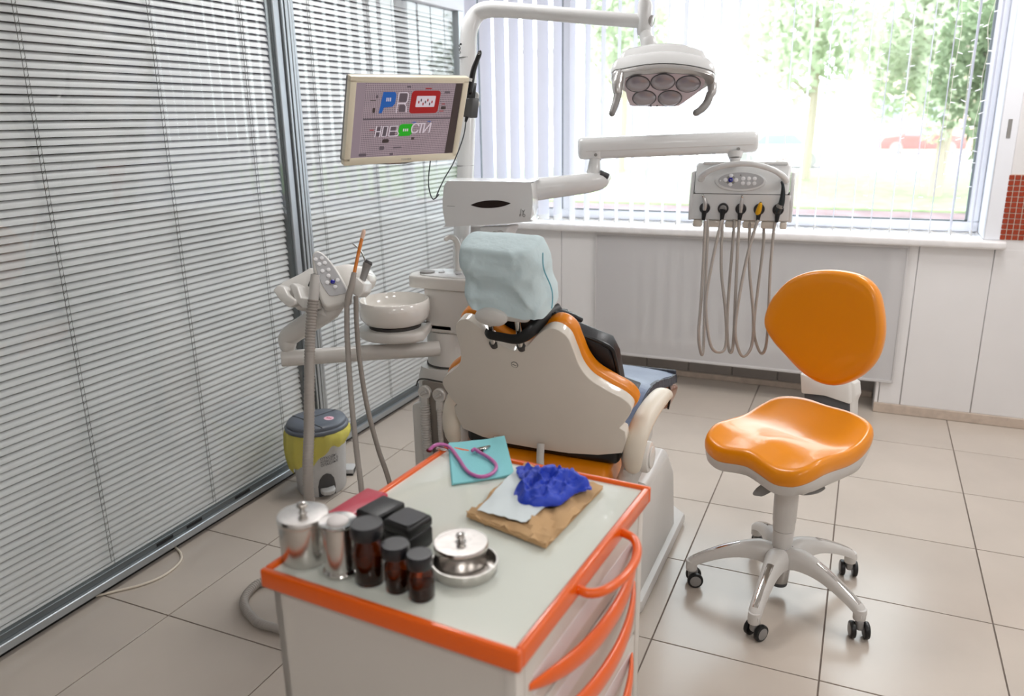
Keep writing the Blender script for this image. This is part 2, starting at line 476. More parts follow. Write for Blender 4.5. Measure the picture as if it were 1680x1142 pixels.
for a, c in ((1.135, 1.155), (1.155, 1.265), (1.265, 1.603), (1.603, 1.94), (1.94, 2.28), (2.28, 2.62), (2.62, 2.96)): wall_panel(a, c)
b = NB(); bbox(b, (1.135, -0.074, 0.0), (3.2, -0.05, 0.055), 0.003, 1); o = struct('baseboard_back', b, M_TRIMB)
b = NB(); bbox(b, (-1.36, -0.074, 0.0), (-0.49, -0.05, 0.055), 0.003, 1); struct('baseboard_back', b, M_TRIMB)
for k in range(6):                                            # grey tiles low in the niche
    x0 = -0.48 + k * 0.2695
    b = NB(); bbox(b, (x0 + 0.002, 0.186, 0.002), (x0 + 0.2675, 0.2, 0.33), 0.002, 1); ob('niche_tile', b, M_NTILE, wb)
b = NB(); bbox(b, (-0.48, 0.165, 0.0), (1.13, 0.186, 0.035), 0.003, 1); ob('niche_skirting', b, M_TRIMB, wb)
# red mosaic beside the window
b = NB(); bbox(b, (1.612, -0.0665, 0.977), (2.142, -0.06, 1.297)); mo = ob('mosaic_bed', b, M_GROUT, wb)
mm = None
for i in range(20):
    for j in range(12):
        if mm is None:
            b = NB(); box(b, (0, 0, 0), (0.0225, 0.006, 0.0225), 0.0015, 1); o = ob('mosaic_tile', b, M_MOSAIC, mo); mm = o.data
        else:
            o = bpy.data.objects.new('mosaic_tile', mm); COL.objects.link(o); o.parent = mo
        o.location = (1.612 + 0.0135 + i * 0.0265, -0.0675, 0.977 + 0.0135 + j * 0.0265)
# sill and reveal
b = NB(); bbox(b, (-1.40, -0.112, 0.932), (1.645, 0.235, 0.974), 0.012, 3); struct('trim_1', b, M_SILL)
b = NB(); bbox(b, (1.545, -0.068, 0.974), (1.622, 0.30, 2.62), 0.004, 1); struct('trim_2', b, M_PVC)
b = NB(); bbox(b, (-1.5, -0.05, 0.974), (-1.44, 0.30, 2.62)); struct('trim_3', b, M_PVC)
# window: frame, sash bars, panes
b = NB()
bbox(b, (-1.44, 0.2, 0.974), (1.545, 0.27, 1.03), 0.006, 1)
bbox(b, (-1.44, 0.2, 2.55), (1.545, 0.27, 2.62), 0.006, 1)
bbox(b, (-1.44, 0.2, 1.03), (-1.385, 0.27, 2.55), 0.006, 1)
bbox(b, (1.49, 0.2, 1.03), (1.545, 0.27, 2.55), 0.006, 1)
bbox(b, (-0.80, 0.2, 1.03), (-0.745, 0.27, 2.55), 0.006, 1)
win = struct('window_1', b, M_PVC)
for x0, x1 in ((-1.385, -0.80), (-0.745, 1.49)):
    b = NB()
    for lo, hi in (((x0, 0.205, 1.03), (x1, 0.215, 1.038)), ((x0, 0.205, 2.542), (x1, 0.215, 2.55)),
                   ((x0, 0.205, 1.03), (x0 + 0.012, 0.215, 2.55)), ((x1 - 0.012, 0.205, 1.03), (x1, 0.215, 2.55))): bbox(b, lo, hi)
    ob('seal', b, M_GREYPVC, win)
    b = NB(); bbox(b, (x0, 0.230, 1.03), (x1, 0.236, 2.55)); ob('pane', b, M_GLASS, win)
# small plate on the reveal
b = NB(); bbox(b, (1.575, -0.0715, 1.468), (1.592, -0.068, 1.556), 0.001, 1); o = ob('reveal_plate', b, M_GREYP)
tag(settle(o, (1.583, -0.068, 1.468)), 'small narrow grey plate fixed to the white window reveal', 'plate')
# switch
t = thing('wall_socket', 'white square wall socket low beside the headrest on white panels', 'socket', (-0.785, -0.066, 0.52))
b = NB(); box(b, (-0.785, -0.070, 0.518), (0.084, 0.010, 0.084), 0.004, 2); ob('frame', b, M_WHITE, t)
b = NB(); box(b, (-0.785, -0.076, 0.518), (0.052, 0.006, 0.052), 0.002, 2); ob('cover', b, M_BTN, t)

# ---- radiator behind its perforated screen
t = thing('radiator', 'white column radiator showing faintly behind the perforated screen', 'radiator', (0.36, 0.09, 0.2))
b = NB()
cyl(b, (-0.32, 0.09, 0.80), (1.02, 0.09, 0.80), 0.022, n=12); cyl(b, (-0.32, 0.09, 0.26), (1.02, 0.09, 0.26), 0.022, n=12)
ob('header_pipe', b, M_WHITE, t)
for k in range(16):
    b = NB(); box(b, (-0.28 + k * 0.083, 0.09, 0.53), (0.052, 0.085, 0.60), 0.018, 2); ob('column', b, M_WHITE, t)
for x in (-0.2, 0.9):
    b = NB(); bbox(b, (x - 0.01, 0.08, 0.24), (x + 0.01, 0.196, 0.27)); ob('bracket', b, M_WHITE, t)
t = thing('radiator_screen', 'large pale grey perforated metal radiator screen under the window sill', 'screen', (0.36, -0.07, 0.177))
b = NB(); bbox(b, (-0.485, -0.078, 0.19), (1.215, -0.074, 0.926)); ob('perforated_sheet', b, M_MESH, t)
b = NB()
for lo, hi in (((-0.487, -0.082, 0.177), (1.217, -0.070, 0.192)), ((-0.487, -0.082, 0.917), (1.217, -0.070, 0.929)),
               ((-0.487, -0.082, 0.19), (-0.479, -0.070, 0.92)), ((1.209, -0.082, 0.19), (1.217, -0.070, 0.92))): bbox(b, lo, hi, 0.001, 1)
ob('edge_frame', b, mat('screen_edge', (205, 203, 203), 0.4), t)
b = NB()
for x in (-0.46, 1.18):
    for z in (0.3, 0.8): bbox(b, (x, -0.074, z), (x + 0.02, -0.05, z + 0.02))
ob('fixing_clip', b, M_WHITE, t)

# ---- vertical blind
t = thing('vertical_blind', 'white sheer vertical blind hanging open across the bright window', 'blind', (0.05, -0.015, 2.5))
b = NB(); bbox(b, (-1.35, -0.04, 2.50), (1.53, 0.012, 2.535), 0.003, 1); ob('headrail', b, M_WHITE, t)
slat_me = weight_me = None
xs = []
for k in range(31):
    x = -1.315 + k * 0.0935
    a = 90 + random.uniform(-5, 5)
    if k < 7: a = 90 - 22 + random.uniform(-10, 10)
    b = NB()
    if slat_me is None:
        g = []
        for i in range(9):
            s = (i / 8 - 0.5) * 0.089
            g.append([(s, 0.004 * (1 - (2 * i / 8 - 1) ** 2), z) for z in (0, -0.5, -1.0, -1.505)])
        sheet(b, g, 0.0006); o = ob('slat', b, M_SHEER, t, world=False); slat_me = o.data
        b = NB(); bbox(b, (-0.043, -0.003, -1.512), (0.043, 0.003, -1.482), 0.001, 1); w = ob('weight', b, M_WHITE, o, world=False); weight_me = w.data
    else:
        o = bpy.data.objects.new('slat', slat_me); COL.objects.link(o); o.parent = t
        w = bpy.data.objects.new('weight', weight_me); COL.objects.link(w); w.parent = o
    o.location = (x - 0.05, 0, 0); o.rotation_euler = (0, 0, rad(a)); xs.append((x, a))
b = NB()
for (x0, a0), (x1, a1) in zip(xs, xs[1:]):
    for s in (-1, 1):
        p0 = Vector((x0 + s * 0.04 * math.cos(rad(a0)), -0.015 + s * 0.04 * math.sin(rad(a0)), 1.0))
        p1 = Vector((x1 + s * 0.04 * math.cos(rad(a1)), -0.015 + s * 0.04 * math.sin(rad(a1)), 1.0))
        tube(b, [p0, (p0 + p1) / 2 - Vector((0, 0, 0.014)), p1], 0.0011, n=5, smooth=3)
o = ob('bottom_chain', b, M_WIRE, t); o['kind'] = 'stuff'
# ---- string lights on the window
strings = [(0.99, 0.13), (1.12, 0.12), (1.24, 0.13), (1.33, 0.12), (1.41, 0.13), (1.46, 0.12)]
for k, (x, y) in enumerate(strings):
    t = thing('string_light', ['string of tiny clear bulbs, furthest from the window reveal', 'second string of tiny bulbs from the left on the window',
        'third string of tiny bulbs from the left on the window', 'fourth string of tiny bulbs from the left on the window',
        'fifth string of tiny bulbs, beside the one at the reveal', 'string of tiny clear bulbs, right beside the white window reveal'][k],
        'string light', (x, y, 2.5), 0, 'icicle lights on the window')
    z1 = random.uniform(1.08, 1.5) if k % 2 else random.uniform(1.05, 1.15)
    pts = []; z = 2.6
    while z > z1:
        pts.append((x + random.uniform(-0.012, 0.012), y + random.uniform(-0.008, 0.008), z)); z -= 0.12
    b = NB(); tube(b, pts, 0.0012, n=5, smooth=3); ob('wire', b, M_WIRE, t)
    for p in pts[1:]:
        for q in (0, 0.5):
            b = NB(); d = Vector((random.choice((-1, 1)) * 0.022, random.uniform(-0.01, 0.01), random.uniform(-0.01, 0.012)))
            a = Vector(p) + Vector((0, 0, -0.06 * q * 2))
            cyl(b, a, a + d, 0.0032, 0.0022, n=6); ob('bulb', b, M_BULB, t)

# ---- left partition: aluminium frame with two glazed bays
b = NB()
bbox(b, (-1.405, -6.38, 0.022), (-1.335, -0.075, 0.052), 0.003, 1)      # bottom rail front
bbox(b, (-1.44, -6.38, 0.022), (-1.40, -0.075, 0.03), 0.001, 1)
bbox(b, (-1.46, -6.38, 0.0), (-1.42, -0.075, 0.06), 0.002, 1)
pf = struct('trim_4', b, M_ALU)
b = NB(); bbox(b, (-1.395, -6.38, 0.0), (-1.36, -0.075, 0.022)); ob('shadow_gap', b, M_GAP, pf)
b = NB(); bbox(b, (-1.375, -6.38, 0.052), (-1.352, -0.075, 0.076), 0.002, 1); ob('glazing_bead', b, M_ALUD, pf)
for y0, y1 in ((-2.75, -2.67), (-2.60, -2.52), (-2.33, -2.24)):
    b = NB(); bbox(b, (-1.3515, y0, 0.056), (-1.3495, y1, 0.068), 0.0005, 1); ob('drain_slot', b, M_GAP, pf)
for y0, y1 in ((-0.13, -0.07), (-6.38, -6.3), (-4.52, -4.45)):
    b = NB(); bbox(b, (-1.42, y0, 0.052), (-1.34, y1, 2.9), 0.003, 1); ob('jamb', b, M_ALU, pf)
b = NB()
for y0, y1, dx in ((-1.793, -1.757, 0.0), (-1.750, -1.738, 0.010), (-1.731, -1.712, 0.012), (-1.705, -1.690, 0.010), (-1.684, -1.668, 0.006)):
    bbox(b, (-1.42, y0, 0.052), (-1.345 + dx, y1, 2.9), 0.002, 1)
ob('mullion', b, M_ALU, pf)
b = NB(); bbox(b, (-1.42, -1.760, 0.052), (-1.352, -1.667, 2.9)); ob('mullion_gasket', b, M_GAP, pf)
b = NB(); bbox(b, (-1.42, -1.800, 0.052), (-1.358, -1.758, 2.9)); ob('mullion_edge', b, M_ALUD, pf)
b = NB(); bbox(b, (-1.42, -6.3, 2.215), (-1.335, -1.80, 2.30), 0.003, 1); ob('top_rail', b, M_PVC, pf)
b = NB(); bbox(b, (-1.42, -1.66, 2.215), (-1.335, -0.07, 2.30), 0.003, 1); ob('top_rail', b, M_PVC, pf)
b = NB(); bbox(b, (-1.42, -6.38, 2.30), (-1.36, -0.07, 2.9)); ob('upper_panel', b, M_WALL, pf)
for y0, y1 in ((-4.45, -1.795), (-1.667, -0.13)):
    b = NB(); bbox(b, (-1.366, y0, 0.052), (-1.361, y1, 2.22)); ob('pane', b, M_PGLASS, pf)
# ---- venetian blinds behind the panes
def venetian(y0, y1, cords, label):
    t = thing('venetian_blind', label, 'blind', (-1.392, (y0 + y1) / 2, 2.21), 0, 'grey venetian blinds in the glass partition')
    Lh = (y1 - y0) / 2
    b = NB(); bbox(b, (-1.405, y0, 2.175), (-1.380, y1, 2.212), 0.002, 1); ob('headrail', b, M_SLAT, t)
    b = NB(); bbox(b, (-1.403, y0, 0.062), (-1.376, y1, 0.078), 0.004, 2); ob('bottom_rail', b, M_SLAT, t)
    me = None; z = 0.094
    while z < 2.17:
        if me is None:
            b = NB(); w = 0.0272; A = rad(33); n = 6; top = []; bot = []
            for i in range(n + 1):
                s = i / n - 0.5; q = 0.0042 * (1 - 4 * s * s)
                px = -math.sin(A) * s * w + math.cos(A) * q; pz = math.cos(A) * s * w + math.sin(A) * q
                top.append((px, pz)); bot.append((px - 0.0007 * math.cos(A), pz - 0.0007 * math.sin(A)))
            out = top + bot[::-1]
            rings = [[(p[0], yy, p[1]) for p in out] for yy in (-Lh, Lh)]
            loft(b, rings); o = ob('slat', b, M_SLAT, t, world=False, ang=50); me = o.data
        else:
            o = bpy.data.objects.new('slat', me); COL.objects.link(o); o.parent = t
        o.location = (random.uniform(-0.0008, 0.0008), random.uniform(-0.004, 0.004), z - 2.21 + random.uniform(-0.0006, 0.0006)); o.rotation_euler = (random.uniform(-0.0008, 0.0008), random.uniform(-0.05, 0.05), 0)
        z += 0.0256
    for yc in cords:
        b = NB()
        tube(b, [(-1.376, yc - 0.005, 2.18), (-1.376, yc - 0.005, 0.09)], 0.0011, n=5, smooth=1)
        tube(b, [(-1.374, yc + 0.006, 2.18), (-1.374, yc + 0.006, 0.07)], 0.0008, n=5, smooth=1)
        zz = 0.1
        while zz < 2.16:
            tube(b, [(-1.376, yc - 0.005, zz), (-1.374, yc + 0.007, zz + 0.013)], 0.0008, n=4, smooth=1); zz += 0.0256
        ob('ladder_cord', b, M_CORD, t)
    b = NB()
    for yc in cords: cyl(b, (-1.376, yc, 0.056), (-1.376, yc, 0.066), 0.006, n=8)
    ob('cord_button', b, M_WHITE, t)
    return t
venetian(-4.44, -1.80, (-4.1, -3.5, -2.922, -2.421, -1.960), 'wide grey venetian blind nearest the cart, behind the glass partition')
venetian(-1.662, -0.135, (-1.52, -1.045, -0.56), 'grey venetian blind behind the bin and monitor, next to the window')

# ---- outside
b = NB(); bbox(b, (-60, 0.4, -0.9), (70, 140, -0.62)); struct('ground', b, M_ROAD)
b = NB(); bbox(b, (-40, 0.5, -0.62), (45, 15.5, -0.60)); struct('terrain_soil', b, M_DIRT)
b = NB(); bbox(b, (-40, 15.5, -0.62), (45, 29, -0.56)); struct('terrain_lawn', b, M_GRASS)
def leaf_cloud(cx, cz, rx, ry, rz, n, size, seed):
    rnd = random.Random(seed); b = NB()
    for _ in range(n):
        while True:
            p = Vector((rnd.uniform(-1, 1), rnd.uniform(-1, 1), rnd.uniform(-1, 1)))
            if 0.25 < p.length < 1: break
        lump = 0.75 + 0.25 * math.sin(p.x * 7 + seed) * math.cos(p.z * 6 + p.y * 5)
        p = Vector((p.x * rx * lump, p.y * ry * lump, p.z * rz * lump + cz))
        a = Vector((rnd.uniform(-1, 1), rnd.uniform(-1, 1), rnd.uniform(-1, 1))).normalized(); c = a.orthogonal().normalized()
        s = size * rnd.uniform(0.6, 1.3)
        vs = [b.verts.new(p + v) for v in (a * s, c * s * 0.5, -a * s, -c * s * 0.5)]
        b.faces.new(vs)
    return b
def tree(x, y, h, rx, rz, label, m, n, size, seed):
    t = thing('tree', label, 'tree', (x, y, -0.62), 0, 'trees outside the window')
    b = NB(); tube(b, [(x, y, -0.62), (x + 0.1, y, h * 0.35), (x - 0.1, y + 0.1, h * 0.8)], [0.17, 0.13, 0.05], n=8)
    for k in range(4):
        a = k * 1.7 + seed; z0 = h * (0.3 + 0.1 * k)
        tube(b, [(x, y, z0), (x + math.cos(a) * rx * 0.4, y + math.sin(a) * rx * 0.4, z0 + h * 0.15), (x + math.cos(a) * rx * 0.7, y + math.sin(a) * rx * 0.7, z0 + h * 0.22)], [0.07, 0.05, 0.02], n=6)
    ob('trunk', b, M_BARK, t)
    b = leaf_cloud(0, h * (0.68 if y > 22 else 0.55), rx, rx, rz, n, size, seed)
    bmesh.ops.translate(b, vec=(x, y, 0), verts=b.verts)
    o = ob('foliage', b, m, t); o['kind'] = 'stuff'
tree(3.6, 12.0, 4.4, 2.0, 2.6, 'dark green leafy tree standing nearest the right window edge', M_LEAF, 9000, 0.11, 1)
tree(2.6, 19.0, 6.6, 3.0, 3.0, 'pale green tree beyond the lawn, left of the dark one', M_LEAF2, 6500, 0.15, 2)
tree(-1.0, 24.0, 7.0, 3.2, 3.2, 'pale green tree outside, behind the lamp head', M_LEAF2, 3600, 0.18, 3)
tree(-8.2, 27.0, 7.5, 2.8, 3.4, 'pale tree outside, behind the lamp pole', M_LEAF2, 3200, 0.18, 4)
tree(7.6, 24.0, 7.6, 3.6, 3.8, 'tall tree far off, behind the dark green one', M_LEAF, 3600, 0.18, 5)
def facade(name, x0, x1, y, h, m, label, cols, rows):
    t = thing(name, label, 'building', ((x0 + x1) / 2, y, -0.62))
    b = NB(); bbox(b, (x0, y, -0.62), (x1, y + 6, h)); ob('wall', b, m, t)
    b = NB(); bbox(b, (x0 - 0.3, y - 0.3, h), (x1 + 0.3, y + 6.3, h + 0.35)); ob('roof', b, M_GREYP, t)
    for i in range(cols):
        for j in range(rows):
            cx = x0 + (i + 0.5) * (x1 - x0) / cols; cz = 0.9 + j * 2.9
            b = NB(); bbox(b, (cx - 0.7, y - 0.06, cz - 0.1), (cx + 0.7, y + 0.02, cz + 1.5)); w = ob('window_frame', b, M_PVC, t)
            for s in (-1, 1):
                b = NB(); bbox(b, (cx + s * 0.33 - 0.28, y - 0.09, cz), (cx + s * 0.33 + 0.28, y - 0.05, cz + 1.4)); ob('pane', b, M_WINDARK, w)
facade('apartment_house', 0.5, 13, 48, 5.8, M_BRICK, 'salmon coloured house far outside, behind the trees at the right', 5, 2)
facade('long_house', -24, -5, 55, 6.2, M_WALL, 'pale long house far outside, behind the left part of the window', 6, 2)
def car(x, y, m, label):
    t = thing('car', label, 'car', (x, y, -0.62), 0, 'cars parked outside')
    prof = [(-2.0, 0.25), (-2.05, 0.6), (-1.9, 0.85), (-1.1, 0.95), (-0.6, 1.4), (0.7, 1.42), (1.25, 0.98), (1.95, 0.85), (2.05, 0.55), (2.0, 0.25)]
    b = NB(); prism(b, prof, -0.8, 0.8, 0.05, 2, T(x, y, -0.62, 0, rad(90))); ob('body', b, m, t)
    b = NB(); prism(b, [(-0.95, 0.97), (-0.55, 1.33), (0.62, 1.35), (1.05, 0.97)], -0.81, 0.81, 0, 1, T(x, y, -0.62, 0, rad(90))); ob('side_glass', b, M_WINDARK, t)
    for dx in (-1.25, 1.25):
        b = NB(); cyl(b, (x + dx, y - 0.82, -0.3), (x + dx, y + 0.82, -0.3), 0.32, n=16); ob('wheel', b, M_GREYP, t)
car(3.4, 44, M_CARRED, 'red car parked far outside, behind the right window blinds')
car(-2.6, 31.5, M_CARGREY, 'grey car parked outside, behind the delivery arm')
# ceiling lamps; those toward the window are added for fill light
for i, (lx, ly, le) in enumerate(LAMPS):
    t = thing('ceiling_fill_lamp', ['added fill lamp near the window, above the console', 'added fill lamp near the window, above the red mosaic', 'flat ceiling lamp behind the cart, furthest from the window', 'flat ceiling lamp by the right wall, level with the cart', 'added fill lamp brightening the blinds, above the spittoon and lamp pole'][i], 'lamp', (lx, ly, 2.9), 0, 'flat ceiling lamps')
    b = NB(); bbox(b, (lx - 0.31, ly - 0.31, 2.87), (lx + 0.31, ly + 0.31, 2.9), 0.004, 1); ob('lamp_tray', b, M_WHITE, t)

# ================================================================ dental chair
SH = frm(((0.135,-2.57,0.6),(1,0,0),(0,-0.342,0.9397),(0,-0.9397,-0.342)))
ch = thing('dental_chair', 'orange and warm white dental chair with its high contoured back to the cart', 'dental chair', (0.14, -2.2, 0))
half = [(0.0, 0.404), (0.045, 0.428), (0.085, 0.470), (0.118, 0.494), (0.148, 0.492), (0.172, 0.465), (0.179, 0.420), (0.184, 0.370),
        (0.202, 0.325), (0.240, 0.288), (0.280, 0.256), (0.300, 0.220), (0.280, 0.175), (0.262, 0.150)]
low = [(0.262, 0.148), (0.276, 0.136), (0.276, 0.100), (0.262, 0.052), (0.19, 0.040), (0.10, 0.036), (0.0, 0.034)]
def sym(h, l, sc=1.0, off=0.0):
    hh = sm(h, 4); ll = list(l)
    right = hh + ll
    pts = [(x, y) for x, y in right] + [(-x, y) for x, y in reversed(right[:-1])][:-1]
    out = []
    for i, p in enumerate(pts):
        if off:
            a, c = pts[i - 1], pts[(i + 1) % len(pts)]
            d = Vector((c[0] - a[0], c[1] - a[1])); nn = Vector((-d.y, d.x)).normalized() if d.length > 0 else Vector((0, 0))
            p = (p[0] + nn.x * off, p[1] + nn.y * off)
        out.append((p[0] + 0.012 - 0.022 * min(1, max(0, (p[1] - 0.25) / 0.2)), p[1] - 0.006 * min(1, max(0, (p[1] - 0.3) / 0.15))))
    return out
XO = sym(half, low)
def curved(b, k=0.10):
    """bow the back gently round the sitter: local z drops towards the sides"""
    for v in b.verts:
        v.co.z -= k * max(0, abs(v.co.x - 0.012) - 0.12) ** 1.3
    return b
def face_grid(pts, z0, z1, bev, seg, k):
    b = NB(); prism(b, pts, z0, z1, bev, seg)
    bmesh.ops.triangulate(b, faces=[f for f in b.faces if len(f.verts) > 4])
    return curved(b, k)
b = NB(); join(b, face_grid(XO, -0.035, 0.0, 0.014, 4, 0.25), SH); shell_o = ob('back_shell', b, M_IVORY, ch, ang=50)
b = NB(); cyl(b, SH @ Vector((-0.012, 0.352, -0.0005)), SH @ Vector((-0.012, 0.352, 0.0012)), 0.0105, n=20); badge = ob('badge_ring', b, M_SEAM, shell_o)
b = NB(); cyl(b, SH @ Vector((-0.012, 0.352, 0.0010)), SH @ Vector((-0.012, 0.352, 0.0018)), 0.0090, n=20)
ob('badge_face', b, M_IVORY, shell_o)
b = NB(); tube(b, [SH @ Vector((x, y, 0.0020)) for x, y in ((-0.018, 0.352), (-0.014, 0.354), (-0.010, 0.350), (-0.006, 0.352))], 0.0009, n=5); ob('badge_mark', b, M_SEAM, shell_o)
half_u = [(0.0, 0.412), (0.045, 0.434), (0.085, 0.474), (0.118, 0.498), (0.150, 0.497), (0.177, 0.468), (0.184, 0.422), (0.190, 0.372),
          (0.208, 0.328), (0.246, 0.291), (0.286, 0.258), (0.305, 0.222), (0.300, 0.200), (0.280, 0.175), (0.265, 0.150)]
low_u = [(0.262, 0.14), (0.25, 0.10), (0.22, 0.07), (0.10, 0.06), (0.0, 0.06)]
b = NB(); join(b, face_grid(sym(half_u, low_u), -0.088, -0.030, 0.027, 6, 0.25), SH); ob('back_cushion', b, M_ORANGE, ch, ang=60)
# lower lip of the back, hinge gap and struts
b = NB(); box(b, (0.147, -2.545, 0.655), (0.50, 0.05, 0.09), 0.02, 3); ob('hinge_cover', b, M_BLACK, ch)
for x in (0.02, 0.165):
    b = NB(); tube(b, [(x, -2.60, 0.66), (x + 0.004, -2.615, 0.60), (x + 0.01, -2.605, 0.50)], 0.011, n=10, flat=(0.7, 1.1)); ob('strut', b, M_CHGREY, ch)
# seat
seat_prof = [(-2.60, 0.50), (-2.615, 0.545), (-2.60, 0.595), (-2.54, 0.612), (-2.40, 0.618), (-2.25, 0.650), (-2.12, 0.672), (-2.03, 0.668), (-1.98, 0.63), (-2.05, 0.57), (-2.25, 0.54), (-2.45, 0.49)]
b = NB(); prism(b, sm(seat_prof, 4, True), -0.222, 0.232, 0.045, 5, Matrix(((0, 0, 1, 0.14), (1, 0, 0, 0), (0, 1, 0, 0), (0, 0, 0, 1)))); ob('seat_cushion', b, M_ORANGE, ch, ang=60)
leg_prof = [(-2.02, 0.655), (-1.93, 0.640), (-1.84, 0.620), (-1.78, 0.600), (-1.77, 0.575), (-1.83, 0.552), (-1.92, 0.555), (-2.0, 0.575)]
b = NB(); prism(b, sm(leg_prof, 4, True), -0.20, 0.235, 0.03, 4, Matrix(((0, 0, 1, 0.14), (1, 0, 0, 0), (0, 1, 0, 0), (0, 0, 0, 1)))); ob('leg_cushion', b, M_ORANGE, ch, ang=60)
foot_prof = [(-1.90, 0.640), (-1.82, 0.618), (-1.755, 0.606), (-1.715, 0.592), (-1.72, 0.565), (-1.78, 0.548), (-1.89, 0.550)]
b = NB(); prism(b, sm(foot_prof, 4, True), -0.21, 0.248, 0.03, 4, Matrix(((0, 0, 1, 0.14), (1, 0, 0, 0), (0, 1, 0, 0), (0, 0, 0, 1)))); ob('foot_cover', b, M_BROWN, ch, ang=60)
b = NB(); tube(b, [(0.389, -1.885, 0.645), (0.394, -1.88, 0.60), (0.389, -1.885, 0.55)], 0.004, n=6); ob('cover_elastic', b, M_BLACK, ch)
# carcass under the seat, column and floor plate
b = NB(); box(b, (0.14, -2.18, 0.47), (0.40, 0.62, 0.12), 0.04, 3); ob('seat_frame', b, M_CHGREY, ch)
b = NB(); prism(b, [(-2.42, 0.03), (-2.36, 0.30), (-2.28, 0.43), (-1.98, 0.43), (-1.86, 0.30), (-1.80, 0.03)], -0.16, 0.28, 0.03, 3, Matrix(((0, 0, 1, 0.14), (1, 0, 0, 0), (0, 1, 0, 0), (0, 0, 0, 1)))); ob('lift_casing', b, M_CHGREY, ch)
b = NB(); prism(b, [(-0.15, -2.46), (0.36, -2.46), (0.42, -2.38), (0.42, -1.72), (0.36, -1.66), (-0.15, -1.66)], 0.0, 0.05, 0.015, 2, Matrix.Translation((0.02, 0, 0))); ob('floor_plate', b, M_CHGREY, ch)
# right armrest: pivot, disc, curved pad; the left one mirrors it behind the back
for s in (1, -1):
    def mx(x): return 0.14 + s * (x - 0.14)
    b = NB(); tube(b, [(mx(0.40), -2.52, 0.52), (mx(0.425), -2.52, 0.585), (mx(0.43), -2.52, 0.63)], [0.03, 0.032, 0.038], n=14, round_cap=True); ob('armrest_pivot', b, M_CHGREY, ch)
    b = NB(); cyl(b, (mx(0.44), -2.50, 0.625), (mx(0.478), -2.50, 0.625), 0.048, n=28, bev=0.008); cyl(b, (mx(0.478), -2.50, 0.625), (mx(0.483), -2.50, 0.625), 0.034, n=24, bev=0.002); ob('armrest_disc', b, M_UNIT, ch)
    b = NB(); tube(b, [(mx(0.437), -2.555, 0.615), (mx(0.440), -2.560, 0.66), (mx(0.446), -2.53, 0.715), (mx(0.454), -2.45, 0.750), (mx(0.462), -2.34, 0.762), (mx(0.466), -2.30, 0.757)],
                   [0.026, 0.031, 0.033, 0.033, 0.031, 0.027], n=16, flat=(0.72, 1.0), round_cap=True); ob('armrest', b, M_ARM, ch)
    b = NB(); slab(b, [(mx(0.405), -2.56, 0.60), (mx(0.405), -2.50, 0.60), (mx(0.405), -2.44, 0.44), (mx(0.405), -2.50, 0.42)], (s * 0.03, 0, 0), 0.008); ob('armrest_bracket', b, M_CHGREY, ch)
# headrest: two posts, knob bracket, cushion core
for x in (-0.072, 0.012):
    b = NB(); cyl(b, SH @ Vector((x + 0.006, 0.418, 0.000)), SH @ Vector((x + 0.001, 0.555, -0.022)), 0.0085, n=14); ob('headrest_post', b, M_CHROME, ch)
    b = NB(); cyl(b, SH @ Vector((x + 0.006, 0.408, -0.006)), SH @ Vector((x + 0.006, 0.424, 0.001)), 0.0120, n=14); ob('post_collar', b, M_SEAM, ch)
b = NB(); box(b, (0.0, 0.0, 0.0), (0.135, 0.05, 0.045), 0.02, 4, SH @ Matrix.Translation((-0.005, 0.526, -0.008))); ob('headrest_bracket', b, M_UNIT, ch)
b = NB(); lathe(b, [(0, -0.012), (0.040, -0.012), (0.046, 0.0), (0.044, 0.014), (0.03, 0.022), (0, 0.024)], 28, SH @ Matrix.Translation((-0.044, 0.524, 0.012)), 1.08, 0.60); ob('headrest_knob', b, M_UNIT, ch)
b = NB(); box(b, (0.0, 0.0, 0.0), (0.200, 0.130, 0.075), 0.03, 4, SH @ Matrix.Translation((-0.012, 0.620, -0.055))); ob('headrest_cushion', b, M_BLACKV, ch)

